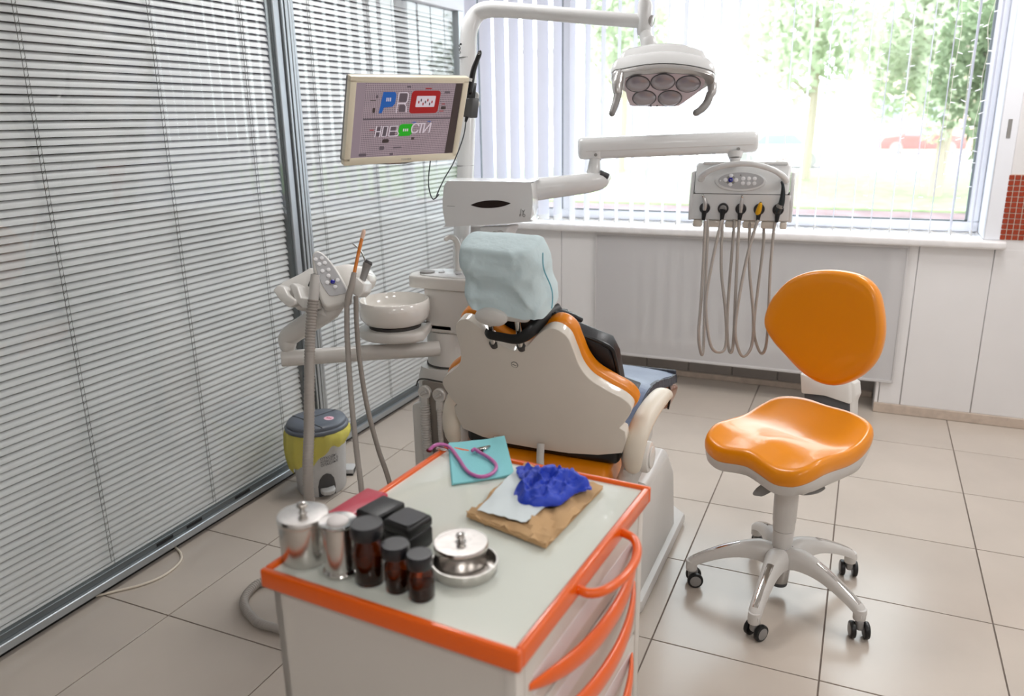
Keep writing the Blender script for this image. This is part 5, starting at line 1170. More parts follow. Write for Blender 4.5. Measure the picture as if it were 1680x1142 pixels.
# ================================================================ stool
sx, sy_ = 0.841, -2.08
st = thing('dentist_stool', 'orange saddle seat stool on a five armed castor base', 'stool', (sx, sy_, 0))
b = NB(); lathe(b, [(0.0, 0.045), (0.022, 0.045), (0.030, 0.05), (0.033, 0.11), (0.045, 0.13), (0.052, 0.155), (0.046, 0.175), (0.034, 0.185), (0.0, 0.186)], 32, T(sx, sy_, 0)); ob('base_hub', b, M_SILVER, st, ang=60)
b = NB(); cyl(b, (sx, sy_, 0.035), (sx, sy_, 0.05), 0.028, n=24, bev=0.003); ob('hub_foot', b, M_DGREY, st)
b = NB(); lathe(b, [(0.031, 0.175), (0.034, 0.20), (0.034, 0.245), (0.030, 0.248), (0.036, 0.249), (0.036, 0.275), (0.038, 0.28), (0.040, 0.44), (0.0, 0.44)], 32, T(sx, sy_, 0)); ob('gas_post', b, M_CHGREY, st)
arm_ang = [-168, -99, -30, 42, 112]
cast_rot = [20, 55, -75, 100, 10]
caster0 = None
for k in range(5):
    a = rad(arm_ang[k]); ca, sa = math.cos(a), math.sin(a)
    def P(r, z, s=0.0): return Vector((sx + ca * r - sa * s, sy_ + sa * r + ca * s, z))
    secs = [(0.030, 0.150, 0.046, 0.036), (0.075, 0.166, 0.036, 0.032), (0.14, 0.160, 0.027, 0.024), (0.20, 0.142, 0.023, 0.020), (0.26, 0.115, 0.021, 0.018), (0.295, 0.095, 0.0205, 0.017), (0.312, 0.083, 0.017, 0.012)]
    rings = []
    for r, z, hw, hh in [tuple(q) for q in sm(secs, 3)]:
        rings.append([P(r, z + hh * y, hw * x) for x, y in [(-1, -0.9), (-1, 0.1), (-0.72, 0.72), (-0.3, 1.0), (0.3, 1.0), (0.72, 0.72), (1, 0.1), (1, -0.9), (0.5, -1.0), (-0.5, -1.0)]])
    b = NB(); loft(b, rings); ob('base_arm', b, M_CHGREY, st, ang=50)
    b = NB(); rings = []
    for r, z, hw, hh in [tuple(q) for q in sm(secs[2:6], 3)]:
        rings.append([P(r, z + hh * 0.96, -hw * 0.42), P(r, z + hh * 1.06, -hw * 0.2), P(r, z + hh * 1.06, hw * 0.2), P(r, z + hh * 0.96, hw * 0.42)])
    loft(b, rings); ob('arm_polish', b, M_CHROME, st)
    b = NB(); cyl(b, P(0.297, 0.058), P(0.297, 0.098), 0.0195, 0.0205, n=20, bev=0.003); ob('arm_socket', b, M_CHGREY, st)
    cr = rad(cast_rot[k]); cx, cy = P(0.297, 0).x, P(0.297, 0).y; off = Vector((math.cos(cr), math.sin(cr), 0)) * 0.012
    axd = Vector((-math.sin(cr), math.cos(cr), 0)); c = Vector((cx, cy, 0.0275)) + off
    b = NB(); bx_ = Matrix.Translation((cx + off.x * .5, cy + off.y * .5, 0.046)) @ Matrix.Rotation(cr, 4, 'Z'); box(b, (0, 0, 0), (0.034, 0.022, 0.036), 0.008, 3, bx_); fk = ob('caster_fork', b, M_GREYP, st)
    for s in (-1, 1):
        b = NB(); cyl(b, c + axd * (s * 0.013), c + axd * (s * 0.029), 0.0275, n=28, bev=0.004); wh = ob('caster_wheel', b, M_BLACK, st)
        b = NB(); cyl(b, c + axd * (s * 0.0285), c + axd * (s * 0.0305), 0.0195, n=24, bev=0.001); ob('wheel_cap', b, M_GREYP, wh)
# seat: saddle surface on a rounded outline
phi = rad(-120); SB = T(0.822, -1.985, 0, phi + rad(90)) @ Matrix.Diagonal((1.03, 1.0, 1.0, 1.0))     # local +y is the back, local -y the front
out = [(0.0, 0.235), (0.10, 0.236), (0.178, 0.208), (0.208, 0.13), (0.210, 0.03), (0.207, -0.07), (0.205, -0.145), (0.180, -0.200), (0.125, -0.220), (0.06, -0.217), (0.0, -0.213)]
oo = sm(out, 4); ring = oo + [(-x, y) for x, y in reversed(oo[1:-1])]
def seat_z(x, y):
    u = x / 0.21; f = -y / 0.21                     # f = 1 at the front
    z = 0.556
    z += 0.046 * max(0, -f) ** 2                    # raised rear rim
    z -= 0.012 * math.exp(-((f + 0.25) ** 2) / 0.20) * (1 - u * u * 0.3)      # sitting hollow
    z += 0.017 * math.exp(-(u * u) / 0.06) * max(0, f + 0.10) ** 0.8 * (1 - 0.65 * max(0, f))   # ridge between the thighs
    z -= 0.009 * math.exp(-((abs(u) - 0.50) ** 2) / 0.06) * max(0, f) ** 1.0
    z += 0.010 * max(0, abs(u) - 0.75) / 0.25
    z -= 0.020 * max(0, f - 0.55) / 0.45
    return z
def seat_bm():
    b = NB(); rows = []
    prof = [(q, 0.0) for q in (0.03, 0.15, 0.3, 0.45, 0.6, 0.72, 0.82, 0.89, 0.94)] + [(0.975, -0.006), (0.995, -0.016), (1.005, -0.030), (1.0, -0.046), (0.98, -0.056)]
    for q, dz in prof:
        row = []
        for x, y in ring:
            qs = min(q, 0.95)
            row.append(b.verts.new(Vector((x * q, y * q, seat_z(x * qs, y * qs) + dz))))
        rows.append(row)
    c = b.verts.new((0, 0, seat_z(0, 0))); n = len(ring)
    for k in range(n): b.faces.new((c, rows[0][k], rows[0][(k + 1) % n]))
    for a, d in zip(rows, rows[1:]):
        for k in range(n): b.faces.new((a[k], a[(k + 1) % n], d[(k + 1) % n], d[k]))
    b.faces.new(rows[-1])
    bmesh.ops.transform(b, matrix=SB, verts=b.verts); return b
ob('seat', seat_bm(), M_ORANGE2, st, ang=80)
b = NB(); rows = []
for q, dz in ((0.985, -0.050), (0.99, -0.062), (0.97, -0.085), (0.90, -0.100), (0.70, -0.108), (0.3, -0.112)):
    rows.append([SB @ Vector((x * q, y * q, (seat_z(x * .95, y * .95) if q > 0.95 else 0.552) + dz)) for x, y in ring])
loft(b, rows); ob('seat_shell', b, M_CHGREY, st, ang=60)
b = NB(); box(b, (0, 0, 0), (0.16, 0.22, 0.05), 0.015, 3, T(sx, sy_ + 0.02, 0.448, phi)); ob('seat_mechanism', b, M_CHGREY, st)
b = NB(); slab(b, [(0.7667,-2.0933,0.409), (0.744,-2.1084,0.3937), (0.7335,-2.1279,0.3828), (0.7382,-2.129,0.3729), (0.7666,-2.1177,0.3685), (0.7922,-2.0915,0.3791), (0.7952,-2.082,0.4045)], (0.01, 0.03, 0.0), 0.006, 3); ob('tilt_lever', b, M_GREYP, st)
b = NB(); lathe(b, [(0.0, -0.006), (0.028, -0.006), (0.034, 0.0), (0.028, 0.006), (0.0, 0.006)], 24, Matrix.Translation((0.9114,-2.0365,0.3848)) @ Euler((rad(8), rad(-14), rad(15))).to_matrix().to_4x4(), 1.45, 0.7); cyl(b, (0.9053,-2.0379,0.3888), (0.9029,-2.0314,0.4124), 0.009, n=12); ob('height_lever', b, M_GREYP, st)
# backrest
BK = frm(((0.905,-1.735,0.9),(0.9397,-0.342,0),(0.0408,0.112,0.9929),(-0.3396,-0.933,0.1191)))
bo = [(-0.2332,-0.0477), (-0.2259,0.0222), (-0.1942,0.0855), (-0.1476,0.1338), (-0.0735,0.1667), (0.0115,0.1767), (0.0897,0.1672), (0.1439,0.1286), (0.1741,0.0606), (0.1904,-0.0199), (0.1828,-0.1011), (0.1459,-0.1662), (0.0802,-0.2174), (0.0104,-0.2305), (-0.065,-0.2061), (-0.1423,-0.151), (-0.1992,-0.1018)]
bc = (sum(p[0] for p in bo) / len(bo), sum(p[1] for p in bo) / len(bo)); br_ = sm(bo, 4, True)
def brr(q, z, k=0.30): return [(bc[0] + (x - bc[0]) * q, bc[1] + (y - bc[1]) * q, z + k * ((x - bc[0]) * q) ** 2 + 0.15 * ((y - bc[1]) * q) ** 2) for x, y in br_]
b = NB(); rs_ = [brr(0.93, -0.066), brr(0.985, -0.056), brr(1.0, -0.040), brr(1.0, -0.026), brr(0.985, -0.012), brr(0.955, -0.004), brr(0.90, 0.0), brr(0.75, 0.001), brr(0.5, 0.001), brr(0.25, 0.001), brr(0.05, 0.001)]
loft(b, rs_, True, BK); ob('backrest', b, M_ORANGE2, st, ang=80)
b = NB(); loft(b, [brr(0.90, -0.085), brr(0.95, -0.075), brr(0.95, -0.060)], True, BK); ob('backrest_shell', b, M_CHGREY, st, ang=60)
b = NB(); slab(b, [(0.8218,-1.6022,0.6553), (0.91,-1.5747,0.6183), (0.9957,-1.5341,0.6256), (1.0069,-1.5574,0.5369), (0.915,-1.588,0.5695), (0.8338,-1.621,0.5798)], (0.02, 0.055, 0.0), 0.006, 3); ob('back_bracket', b, M_UNIT, st)
b = NB(); slab(b, [(0.9915,-1.5204,0.6208), (1.0162,-1.5137,0.607), (1.0251,-1.5241,0.5624), (1.0172,-1.536,0.5358), (1.0226,-1.5571,0.4623), (1.0077,-1.5636,0.4626)], (0.02, 0.05, 0.0), 0.004, 2); ob('bracket_side', b, M_UNIT, st)
b = NB(); slab(b, [(0.8404,-1.6035,0.5896), (1.0028,-1.5426,0.5534), (1.0131,-1.5699,0.4533), (0.8537,-1.626,0.5006)], (0.015, 0.035, 0.0), 0.006, 2); ob('bracket_inset', b, M_DGREY, st)
b = NB(); tube(b, [Vector((0.9297,-1.572,0.4918)), Vector((0.9354,-1.5874,0.4359)), SB @ Vector((0.0, 0.20, 0.475)), SB @ Vector((0, 0.08, 0.452))], 0.026, n=14, smooth=5, flat=(0.5, 1.6)); ob('back_arm', b, M_DGREY, st)

# ================================================================ pedal bin
px, py = -1.150, -1.999
bn = thing('pedal_bin', 'light grey pedal bin with dark lid and yellow liner beside the glass partition', 'bin', (px, py, 0))
RB = rad(-14)
def ell(rx, ry, z, n=48, fz=None):
    return [Vector((px + rx * math.cos(t) * math.cos(RB) - ry * math.sin(t) * math.sin(RB), py + rx * math.cos(t) * math.sin(RB) + ry * math.sin(t) * math.cos(RB), z + (fz(t) if fz else 0))) for t in [2 * PI * k / n for k in range(n)]]
b = NB(); loft(b, [ell(0.098, 0.105, 0.0), ell(0.103, 0.110, 0.01), ell(0.112, 0.118, 0.15), ell(0.122, 0.128, 0.29), ell(0.124, 0.130, 0.30)]); ob('bin_body', b, M_BIN, bn, ang=60)
def on_bin(t, z, d=0.002):
    q = z / 0.30; rx = 0.103 + 0.020 * q + d; ry = 0.110 + 0.019 * q + d
    return Vector((px + rx * math.cos(t) * math.cos(RB) - ry * math.sin(t) * math.sin(RB), py + rx * math.cos(t) * math.sin(RB) + ry * math.sin(t) * math.cos(RB), z))
# pedal recess arch at the front right, with the pedal in it
t0 = rad(-38) - RB
arch = []
for x, z in [(-0.36, 0.0), (-0.36, 0.055), (-0.28, 0.088), (-0.14, 0.108), (0.0, 0.114), (0.16, 0.106), (0.28, 0.085), (0.34, 0.05), (0.34, 0.0)]: arch.append((x, max(z, 0.004)))
b = NB(); A1_ = [b.verts.new(on_bin(t0 + x, z, 0.0015)) for x, z in arch]; A2_ = [b.verts.new(on_bin(t0 + x, z, -0.006)) for x, z in arch]
mid1 = b.verts.new(on_bin(t0, 0.004, 0.0015)); mid2 = b.verts.new(on_bin(t0, 0.05, 0.0015))
n_ = len(arch)
for i in range(n_ - 1): b.faces.new((A1_[i], A1_[i + 1], A2_[i + 1], A2_[i])); b.faces.new((A1_[i], A1_[i + 1], mid2))
b.faces.new((A1_[-1], mid1, mid2)); b.faces.new((mid1, A1_[0], mid2))
ob('pedal_recess', b, M_DGREY, bn, ang=50)
b = NB(); c0 = on_bin(t0, 0.035, 0.0); dirv = (c0 - Vector((px, py, 0.035))).normalized()
prism(b, [(-0.032, -0.02), (0.032, -0.02), (0.032, 0.012), (0.022, 0.026), (0.0, 0.031), (-0.022, 0.026), (-0.032, 0.012)], -0.012, 0.010, 0.005, 3, Matrix.Translation(c0) @ Matrix.Rotation(math.atan2(dirv.y, dirv.x) - PI / 2, 4, 'Z') @ Matrix.Rotation(rad(-14), 4, 'X')); ob('pedal', b, M_BIN, bn)
# printed lines, bent round the body
for i, s in enumerate(('ОТХОДЫ', 'КЛАССА Б', 'ОПАСНЫЕ')):
    o = text('print_line', s, 0.0165, Matrix.Identity(4), M_TEXT, None, 0.0, 'LEFT')
    for v in o.data.vertices:
        xx = v.co.x; zz = 0.187 - 0.0155 * i + v.co.y + xx * 0.10
        v.co = on_bin(t0 - 0.20 + xx / 0.122, zz, 0.0035)
    o.data.transform(ROOTM[bn.name].inverted()); o.parent = bn
# liner folded over the rim, hanging lower on the left
def hem(t):
    a = (t + RB) % (2 * PI)
    d = math.cos(a - rad(215))
    return 0.085 + 0.055 * d + 0.010 * math.sin(5 * t) + 0.006 * math.sin(11 * t)
rings = []
for q in (0, 0.12, 0.3, 0.5, 0.7, 0.88, 1.0):
    row = []
    for k in range(72):
        t = 2 * PI * k / 72; dep_ = hem(t)
        z = 0.298 - q * dep_ * 1.35
        puff = 0.006 + 0.020 * math.sin(PI * min(1, q * 0.8 + 0.1)) * (0.7 + 0.3 * math.sin(3 * t + 1)) + 0.0035 * math.sin(17 * t + q * 2) + 0.002 * math.sin(31 * t)
        if q == 1.0: puff *= 0.45
        row.append(on_bin(t, z, puff))
    rings.append(row)
b = NB(); loft(b, [ell(0.118, 0.124, 0.302, 72)] + rings, False); bmesh.ops.solidify(b, geom=b.faces[:], thickness=0.0006); ob('liner', b, M_LINER, bn, ang=80)
b = NB(); loft(b, [ell(0.130, 0.136, 0.296), ell(0.135, 0.141, 0.300), ell(0.135, 0.141, 0.310), ell(0.131, 0.137, 0.316), ell(0.125, 0.131, 0.317)]); ob('lid_rim', b, M_LID, bn, ang=60)
b = NB(); loft(b, [ell(0.125, 0.131, 0.312), ell(0.126, 0.132, 0.326), ell(0.120, 0.126, 0.334), ell(0.08, 0.084, 0.339), ell(0.02, 0.02, 0.341)]); ld = ob('lid', b, M_LID, bn, ang=50)
b = NB(); tube(b, [Vector((px, py, 0)) + Vector(p) for p in ((-0.118, -0.015, 0.336), (-0.03, -0.045, 0.341), (0.06, -0.075, 0.338), (0.095, -0.085, 0.335))], 0.0022, n=6); tube(b, [Vector((px, py, 0)) + Vector(p) for p in ((-0.03, -0.045, 0.341), (0.0, 0.03, 0.342), (0.015, 0.12, 0.337))], 0.0022, n=6); ob('lid_crease', b, M_DGREY, ld)
b = NB(); prism(b, ring_pts(0, 0, 0.022, 0.022, 28), 0, 0.001, 0, 1, Matrix.Translation((px + 0.060, py + 0.012, 0.3392)) @ Euler((rad(-1), rad(3.4), 0)).to_matrix().to_4x4()); sk = ob('lid_sticker', b, M_STICK, ld)
b = NB(); 
for dx in (-0.009, 0.0, 0.009): box(b, (px + 0.060 + dx, py + 0.012, 0.3406 - dx * 0.05), (0.005, 0.010, 0.0008))
ob('sticker_print', b, M_STICKR, sk)
# flat grey box beside the bin
fb = thing('floor_socket_box', 'small flat grey box with a dark open end on the floor beside the bin', 'box', (-1.1197,-1.8337,0))
q = Vector((-1.1291,-1.8303,0)); MB_ = Matrix.Translation(q) @ Matrix.Rotation(rad(22), 4, 'Z')
b = NB(); bbox(b, (-0.05, -0.035, 0.012), (0.035, 0.035, 0.034), 0.003, 2, MB_); ob('housing', b, M_BIN, fb)
b = NB(); bbox(b, (0.030, -0.030, 0.015), (0.0362, 0.030, 0.031), 0.001, 1, MB_); ob('dark_end', b, M_BLACK, fb)
b = NB(); bbox(b, (-0.045, -0.03, 0.0), (0.03, 0.03, 0.0125), 0.001, 1, MB_); ob('foot', b, M_BLACK, fb)
# white cable by the partition
b = NB(); tube(b, [(-1.362, -3.02, 0.006), (-1.318, -2.965, 0.005), (-1.27, -2.905, 0.005), (-1.243, -2.83, 0.005), (-1.256, -2.74, 0.005), (-1.30, -2.69, 0.005), (-1.362, -2.66, 0.006)], 0.0045, n=8, smooth=6); o = ob('cable', b, M_WIRE)
tag(settle(o, (-1.27, -2.83, 0)), 'thin white cable looping out from under the glass partition', 'cable')

# ================================================================ instrument cart
RC = rad(-4.0); CM = T(0.357, -3.427, 0, RC)
ct = thing('instrument_cart', 'white drawer cart with bright orange edging and bowed handles in the foreground', 'cart', (0.357, -3.427, 0), RC)
hw, hd = 0.256, 0.305
def cb(lo, hi, bev=0.0, seg=2): b = NB(); bbox(b, lo, hi, bev, seg, CM); return b
b = NB()
bbox(b, (-hw + 0.014, -hd + 0.014, 0.08), (-hw + 0.034, hd - 0.014, 0.818), 0.002, 1, CM)
bbox(b, (-hw + 0.014, -hd + 0.014, 0.08), (hw - 0.020, -hd + 0.034, 0.818), 0.002, 1, CM)
bbox(b, (-hw + 0.014, hd - 0.034, 0.08), (hw - 0.020, hd - 0.014, 0.818), 0.002, 1, CM)
bbox(b, (-hw + 0.014, -hd + 0.014, 0.08), (hw - 0.020, hd - 0.014, 0.10), 0.002, 1, CM)
bbox(b, (-hw + 0.03, -hd + 0.03, 0.805), (hw - 0.02, hd - 0.03, 0.818), 0, 1, CM)
ob('body', b, M_CART, ct)
ob('side_post', cb((hw - 0.034, -hd + 0.012, 0.08), (hw - 0.012, -hd + 0.040, 0.818), 0.003), M_CART, ct)
ob('side_post', cb((hw - 0.034, hd - 0.040, 0.08), (hw - 0.012, hd - 0.012, 0.818), 0.003), M_CART, ct)
ob('glass_top', cb((-hw + 0.012, -hd + 0.012, 0.818), (hw - 0.012, hd - 0.012, 0.845), 0.001, 1), M_CARTTOP, ct)
for lo, hi in (((-hw, -hd, 0.816), (hw, -hd + 0.014, 0.852)), ((-hw, hd - 0.014, 0.816), (hw, hd, 0.852)), ((-hw, -hd + 0.013, 0.816), (-hw + 0.014, hd - 0.013, 0.852)), ((hw - 0.014, -hd + 0.013, 0.816), (hw, hd - 0.013, 0.852))):
    ob('edge_trim', cb(lo, hi, 0.0045, 3), M_ORIM, ct)
b = NB(); tube(b, [CM @ Vector(p) for p in ((hw - 0.004, -0.085, 0.832), (hw + 0.020, -0.085, 0.830), (hw + 0.040, -0.060, 0.828), (hw + 0.054, 0.0, 0.826), (hw + 0.050, 0.07, 0.826), (hw + 0.028, 0.118, 0.829), (hw - 0.004, 0.130, 0.832))], 0.0085, n=14, smooth=6); ob('push_handle', b, M_ORIM, ct)
zs = [(0.690, 0.806), (0.520, 0.682), (0.315, 0.512), (0.10, 0.307)]
hz_ = [0.748, 0.648, 0.469, 0.25]
for (z0, z1), zh in zip(zs, hz_):
    b = NB(); bbox(b, (hw - 0.030, -hd + 0.042, z0), (hw - 0.013, hd - 0.042, z1), 0.003, 2, CM); dr_ = ob('drawer_front', b, M_CART, ct)
    b = NB(); n = 24; rings = []
    for i in range(n + 1):
        t = i / n * 2 - 1
        y = t * 0.249; x = hw - 0.014 + 0.042 * (1 - abs(t) ** 2.2)
        wv = 0.006 + 0.016 * (1 - abs(t) ** 4); th = 0.004 + 0.006 * (1 - t * t); sag = -0.034 * (1 - t * t)
        zc = zh + sag * 0.55
        rings.append([CM @ Vector((x + th * math.cos(a), y, zc + wv * math.sin(a))) for a in [2 * PI * k / 14 for k in range(14)]])
    loft(b, rings); ob('drawer_handle', b, M_ORIM, dr_, ang=60)
    b = NB(); bbox(b, (hw - 0.0132, -0.235, zh - 0.026), (hw - 0.0122, 0.235, zh + 0.014), 0, 1, CM); ob('handle_recess', b, M_PANEL, dr_)
for x in (-hw + 0.06, hw - 0.07):
    for y in (-hd + 0.06, hd - 0.06):
        b = NB(); p = CM @ Vector((x, y, 0)); cyl(b, p + Vector((-0.014, 0, 0.035)), p + Vector((0.014, 0, 0.035)), 0.035, n=24, bev=0.004); w_ = ob('caster_wheel', b, M_BLACK, ct)
        b = NB(); box(b, p + Vector((0, 0.008, 0.062)), (0.038, 0.03, 0.04), 0.006, 2); ob('caster_fork', b, M_GREYP, ct)
ZT = 0.845
def at(p): return Matrix.Translation(Vector((p[0], p[1], ZT)))
# steel canister with a knobbed lid
p = (0.1258,-3.6387,0.845)
t = thing('steel_canister', 'wide polished steel canister with a knobbed lid, left end of the cart row', 'canister', p)
b = NB(); lathe(b, [(0, 0.0005), (0.0430, 0.0005), (0.0445, 0.003), (0.0445, 0.078), (0.0, 0.078)], 48, at(p)); ob('canister_body', b, M_STEEL, t)
b = NB(); lathe(b, [(0.0452, 0.076), (0.0460, 0.078), (0.0460, 0.085), (0.0445, 0.088), (0.030, 0.0895), (0.0, 0.090)], 48, at(p)); l_ = ob('lid', b, M_STEEL, t)
b = NB(); lathe(b, [(0.0095, 0.0895), (0.006, 0.092), (0.0048, 0.097), (0.0095, 0.102), (0.0100, 0.107), (0.006, 0.110), (0, 0.1105)], 24, at(p)); ob('lid_knob', b, M_CHROME, l_)
# tall cotton dispenser
p = (0.2119,-3.6532,0.845)
t = thing('cotton_dispenser', 'slim polished steel jar with a flanged base and white cotton on top', 'jar', p)
b = NB(); lathe(b, [(0, 0.0005), (0.0315, 0.0005), (0.0325, 0.003), (0.0325, 0.007), (0.0300, 0.010), (0.0278, 0.012)], 48, at(p)); ob('jar_base', b, M_CHROME, t)
b = NB(); lathe(b, [(0.0278, 0.010), (0.0282, 0.014), (0.0282, 0.092), (0.0, 0.092)], 48, at(p)); ob('jar_body', b, M_STEEL, t)
b = NB(); lathe(b, [(0.0285, 0.091), (0.0325, 0.094), (0.0335, 0.097), (0.0320, 0.0995), (0.022, 0.0985), (0.0, 0.098)], 48, at(p)); ob('jar_flange', b, M_CHROME, t)
b = NB(); ball(b, (p[0], p[1], ZT + 0.0975), (0.0195, 0.0195, 0.0085), 24); ob('cotton', b, M_COTTON, t)
# three amber bottles
M_LIQ = mat('amber_liquid', (120, 56, 12), 0.25)
def bottle(p, r, hb, hc, rc_, label, txt=False):
    t = thing('amber_bottle', label, 'bottle', p, 0, 'amber bottles on the cart')
    b = NB(); lathe(b, [(0, 0.0005), (r * 0.9, 0.0005), (r, 0.004), (r, hb * 0.60), (r * 0.96, hb * 0.70), (r * 0.80, hb * 0.82), (r * 0.66, hb * 0.88), (r * 0.62, hb), (0, hb)], 40, at(p)); g_ = ob('glass_body', b, M_AMBER, t, ang=50)
    b = NB(); lathe(b, [(0, 0.006), (r * 0.86, 0.006), (r * 0.90, 0.010), (r * 0.90, hb * 0.40), (0, hb * 0.40)], 32, at(p)); ob('liquid', b, M_LIQ, g_)
    b = NB(); lathe(b, [(rc_ * 0.95, hb - 0.006), (rc_, hb - 0.004), (rc_, hb + hc * 0.75), (rc_ * 0.94, hb + hc), (rc_ * 0.55, hb + hc * 1.02), (0, hb + hc * 0.98)], 40, at(p)); ob('bottle_cap', b, M_CAP, t, ang=50)
bottle((0.2747,-3.6583,0.845), 0.0268, 0.092, 0.018, 0.0282, 'largest amber bottle with a black cap, next to the slim steel jar')
bottle((0.332,-3.6624,0.845), 0.0208, 0.070, 0.016, 0.0238, 'middle amber bottle with a black cap, between two others')
bottle((0.3807,-3.6672,0.845), 0.0222, 0.064, 0.017, 0.0218, 'amber bottle nearest the camera, in front of the steel dish')
# steel dish with lid on a round steel tray
p = (0.4111,-3.5695,0.845)
t = thing('steel_tray', 'shallow round steel tray under the lidded steel dish', 'tray', p)
b = NB(); lathe(b, [(0, 0.0005), (0.0545, 0.0005), (0.0565, 0.003), (0.0570, 0.019), (0.0575, 0.0215), (0.0555, 0.0215), (0.0550, 0.018), (0.0535, 0.004), (0, 0.003)], 56, at(p)); ob('tray_shell', b, M_STEEL, t)
q = (0.3929,-3.5469,0.862)
t = thing('steel_dish', 'round steel dish with a knobbed lid standing in the steel tray', 'dish', (q[0], q[1], ZT + 0.0035))
b = NB(); lathe(b, [(0, 0.004), (0.0440, 0.004), (0.0452, 0.007), (0.0457, 0.030), (0, 0.030)], 56, at(q)); ob('dish_body', b, M_STEEL, t)
b = NB(); lathe(b, [(0.0475, 0.026), (0.0480, 0.028), (0.0486, 0.038), (0.0472, 0.0405), (0.030, 0.0405), (0.0, 0.0400)], 56, at(q)); l_ = ob('lid', b, M_STEEL, t)
b = NB(); lathe(b, [(0.0105, 0.0402), (0.006, 0.042), (0.0050, 0.046), (0.0085, 0.050), (0.0090, 0.054), (0.005, 0.0565), (0, 0.057)], 24, at(q)); ob('lid_knob', b, M_CHROME, l_)
# black boxes and the red box
def cratebox(name, p, w_, d_, h_, rz, m, label, cat, bev=0.006, grp=None):
    t = thing(name, label, cat, (p[0], p[1], ZT), 0, grp)
    M_ = at(p) @ Matrix.Rotation(rz, 4, 'Z')
    b = NB(); bbox(b, (-w_ / 2, -d_ / 2, 0.0005), (w_ / 2, d_ / 2, h_ * 0.62), bev, 3, M_); ob('box_base', b, m, t)
    return t, M_
p = (0.2775,-3.5356,0.845)
t, M_ = cratebox('black_box', p, 0.066, 0.066, 0.062, rad(-12), M_BLACK, 'square black plastic box with rounded lid, nearer the steel dish', 'box')
b = NB(); bbox(b, (-0.034, -0.034, 0.037), (0.034, 0.034, 0.060), 0.008, 4, M_); ob('box_lid', b, M_BLACK, t); b = NB(); prism(b, rrect(0.056, 0.056, 0.01), 0.060, 0.0615, 0.0006, 1, M_); ob('lid_inset', b, M_CAP, t)
p = (0.2016,-3.5083,0.845)
t, M_ = cratebox('black_box', p, 0.058, 0.075, 0.056, rad(-12), M_BLACK, 'black plastic box behind the largest amber bottle, next to the red box', 'box')
b = NB(); bbox(b, (-0.030, -0.038, 0.034), (0.030, 0.038, 0.055), 0.006, 4, M_); ob('box_lid', b, M_BLACK, t)
p = (0.1313,-3.4851,0.845)
t = thing('red_box', 'long red plastic box lying behind the steel jars', 'box', p)
M_ = at(p) @ Matrix.Rotation(rad(-6), 4, 'Z')
b = NB(); bbox(b, (-0.024, -0.060, 0.0005), (0.024, 0.060, 0.024), 0.004, 3, M_); ob('box_base', b, M_REDD, t)
b = NB(); bbox(b, (-0.028, -0.064, 0.022), (0.028, 0.064, 0.036), 0.005, 3, M_); ob('box_lid', b, M_REDB, t)
# aqua napkin, folded
NZ = 0.846
t = thing('paper_napkin', 'folded aqua paper napkin under the pink cord at the far corner of the cart', 'napkin', (0.2408,-3.1594,0.846))
c4 = [(0.1224,-3.0943,0.848), (0.2347,-3.0176,0.848), (0.3394,-3.1968,0.848), (0.2348,-3.2871,0.848)]
def quad(c, i, j, n): 
    u, v = i / n, j / n
    a, b_, d_, e_ = [Vector(q) for q in c]
    return (a * (1 - u) + b_ * u) * (1 - v) + (e_ * (1 - u) + d_ * u) * v
for k in range(3):
    g = [[quad(c4, i, j, 10) + Vector((0.0012 * k, 0.0008 * k, 0.0008 + 0.0016 * k + (0.006 * (max(0, i / 10 - 0.55)) * (1 - j / 10) * k) + 0.0006 * math.sin(i * 1.3 + k))) for j in range(11)] for i in range(11)]
    b = NB(); sheet(b, g, 0.0012); ob('napkin_layer', b, M_TEAL, t)
# pink napkin cord with two clips
t = thing('napkin_cord', 'pink silicone bib cord with metal clips lying across the aqua napkin', 'cord', (0.2819,-3.2311,0.853))
cp_ = [(0.114,-3.1674,0.862), (0.1194,-3.1534,0.868), (0.1283,-3.1371,0.866), (0.1488,-3.1334,0.86), (0.1933,-3.1756,0.857), (0.2357,-3.2219,0.857), (0.2633,-3.241,0.857), (0.287,-3.2414,0.857), (0.2989,-3.2201,0.857), (0.2958,-3.1911,0.857), (0.2823,-3.1687,0.857), (0.2577,-3.1488,0.858), (0.2226,-3.1307,0.86), (0.2095,-3.1233,0.861), (0.2063,-3.1297,0.86)]
b = NB(); tube(b, cp_, 0.0042, n=10, smooth=6, round_cap=True); ob('cord_tube', b, M_PINK, t)
def clip(a, c, m2):
    a, c = Vector(a), Vector(c); d_ = c - a
    b = NB(); s_ = d_.cross(Vector((0, 0, 1))).normalized() * 0.0065
    slab(b, [a - s_, a + s_, c + s_ * 0.35, c - s_ * 0.35], (0, 0, 0.0022), 0.0008, 1); slab(b, [a - s_ + Vector((0, 0, 0.006)), a + s_ + Vector((0, 0, 0.006)), c + s_ * 0.35 + Vector((0, 0, 0.002)), c - s_ * 0.35 + Vector((0, 0, 0.002))], (0, 0, 0.0018), 0.0007, 1)
    cyl(b, a + d_ * 0.3 - s_, a + d_ * 0.3 + s_ + Vector((0, 0, 0.002)), 0.003, n=10); ob('clip', b, m2, t)
clip((0.1182,-3.1433,0.856), (0.1473,-3.1372,0.852), M_STEEL); clip((0.2174,-3.1205,0.855), (0.2284,-3.0806,0.853), M_STEEL)
b = NB(); ball(b, (0.1121,-3.167,0.86), (0.008, 0.006, 0.005), 12); ob('cord_end', b, M_REDD, t)
b = NB(); cyl(b, (0.2217,-3.1162,0.857), (0.2228,-3.1119,0.857), 0.005, n=10); ob('cord_end', b, M_BLACK, t)
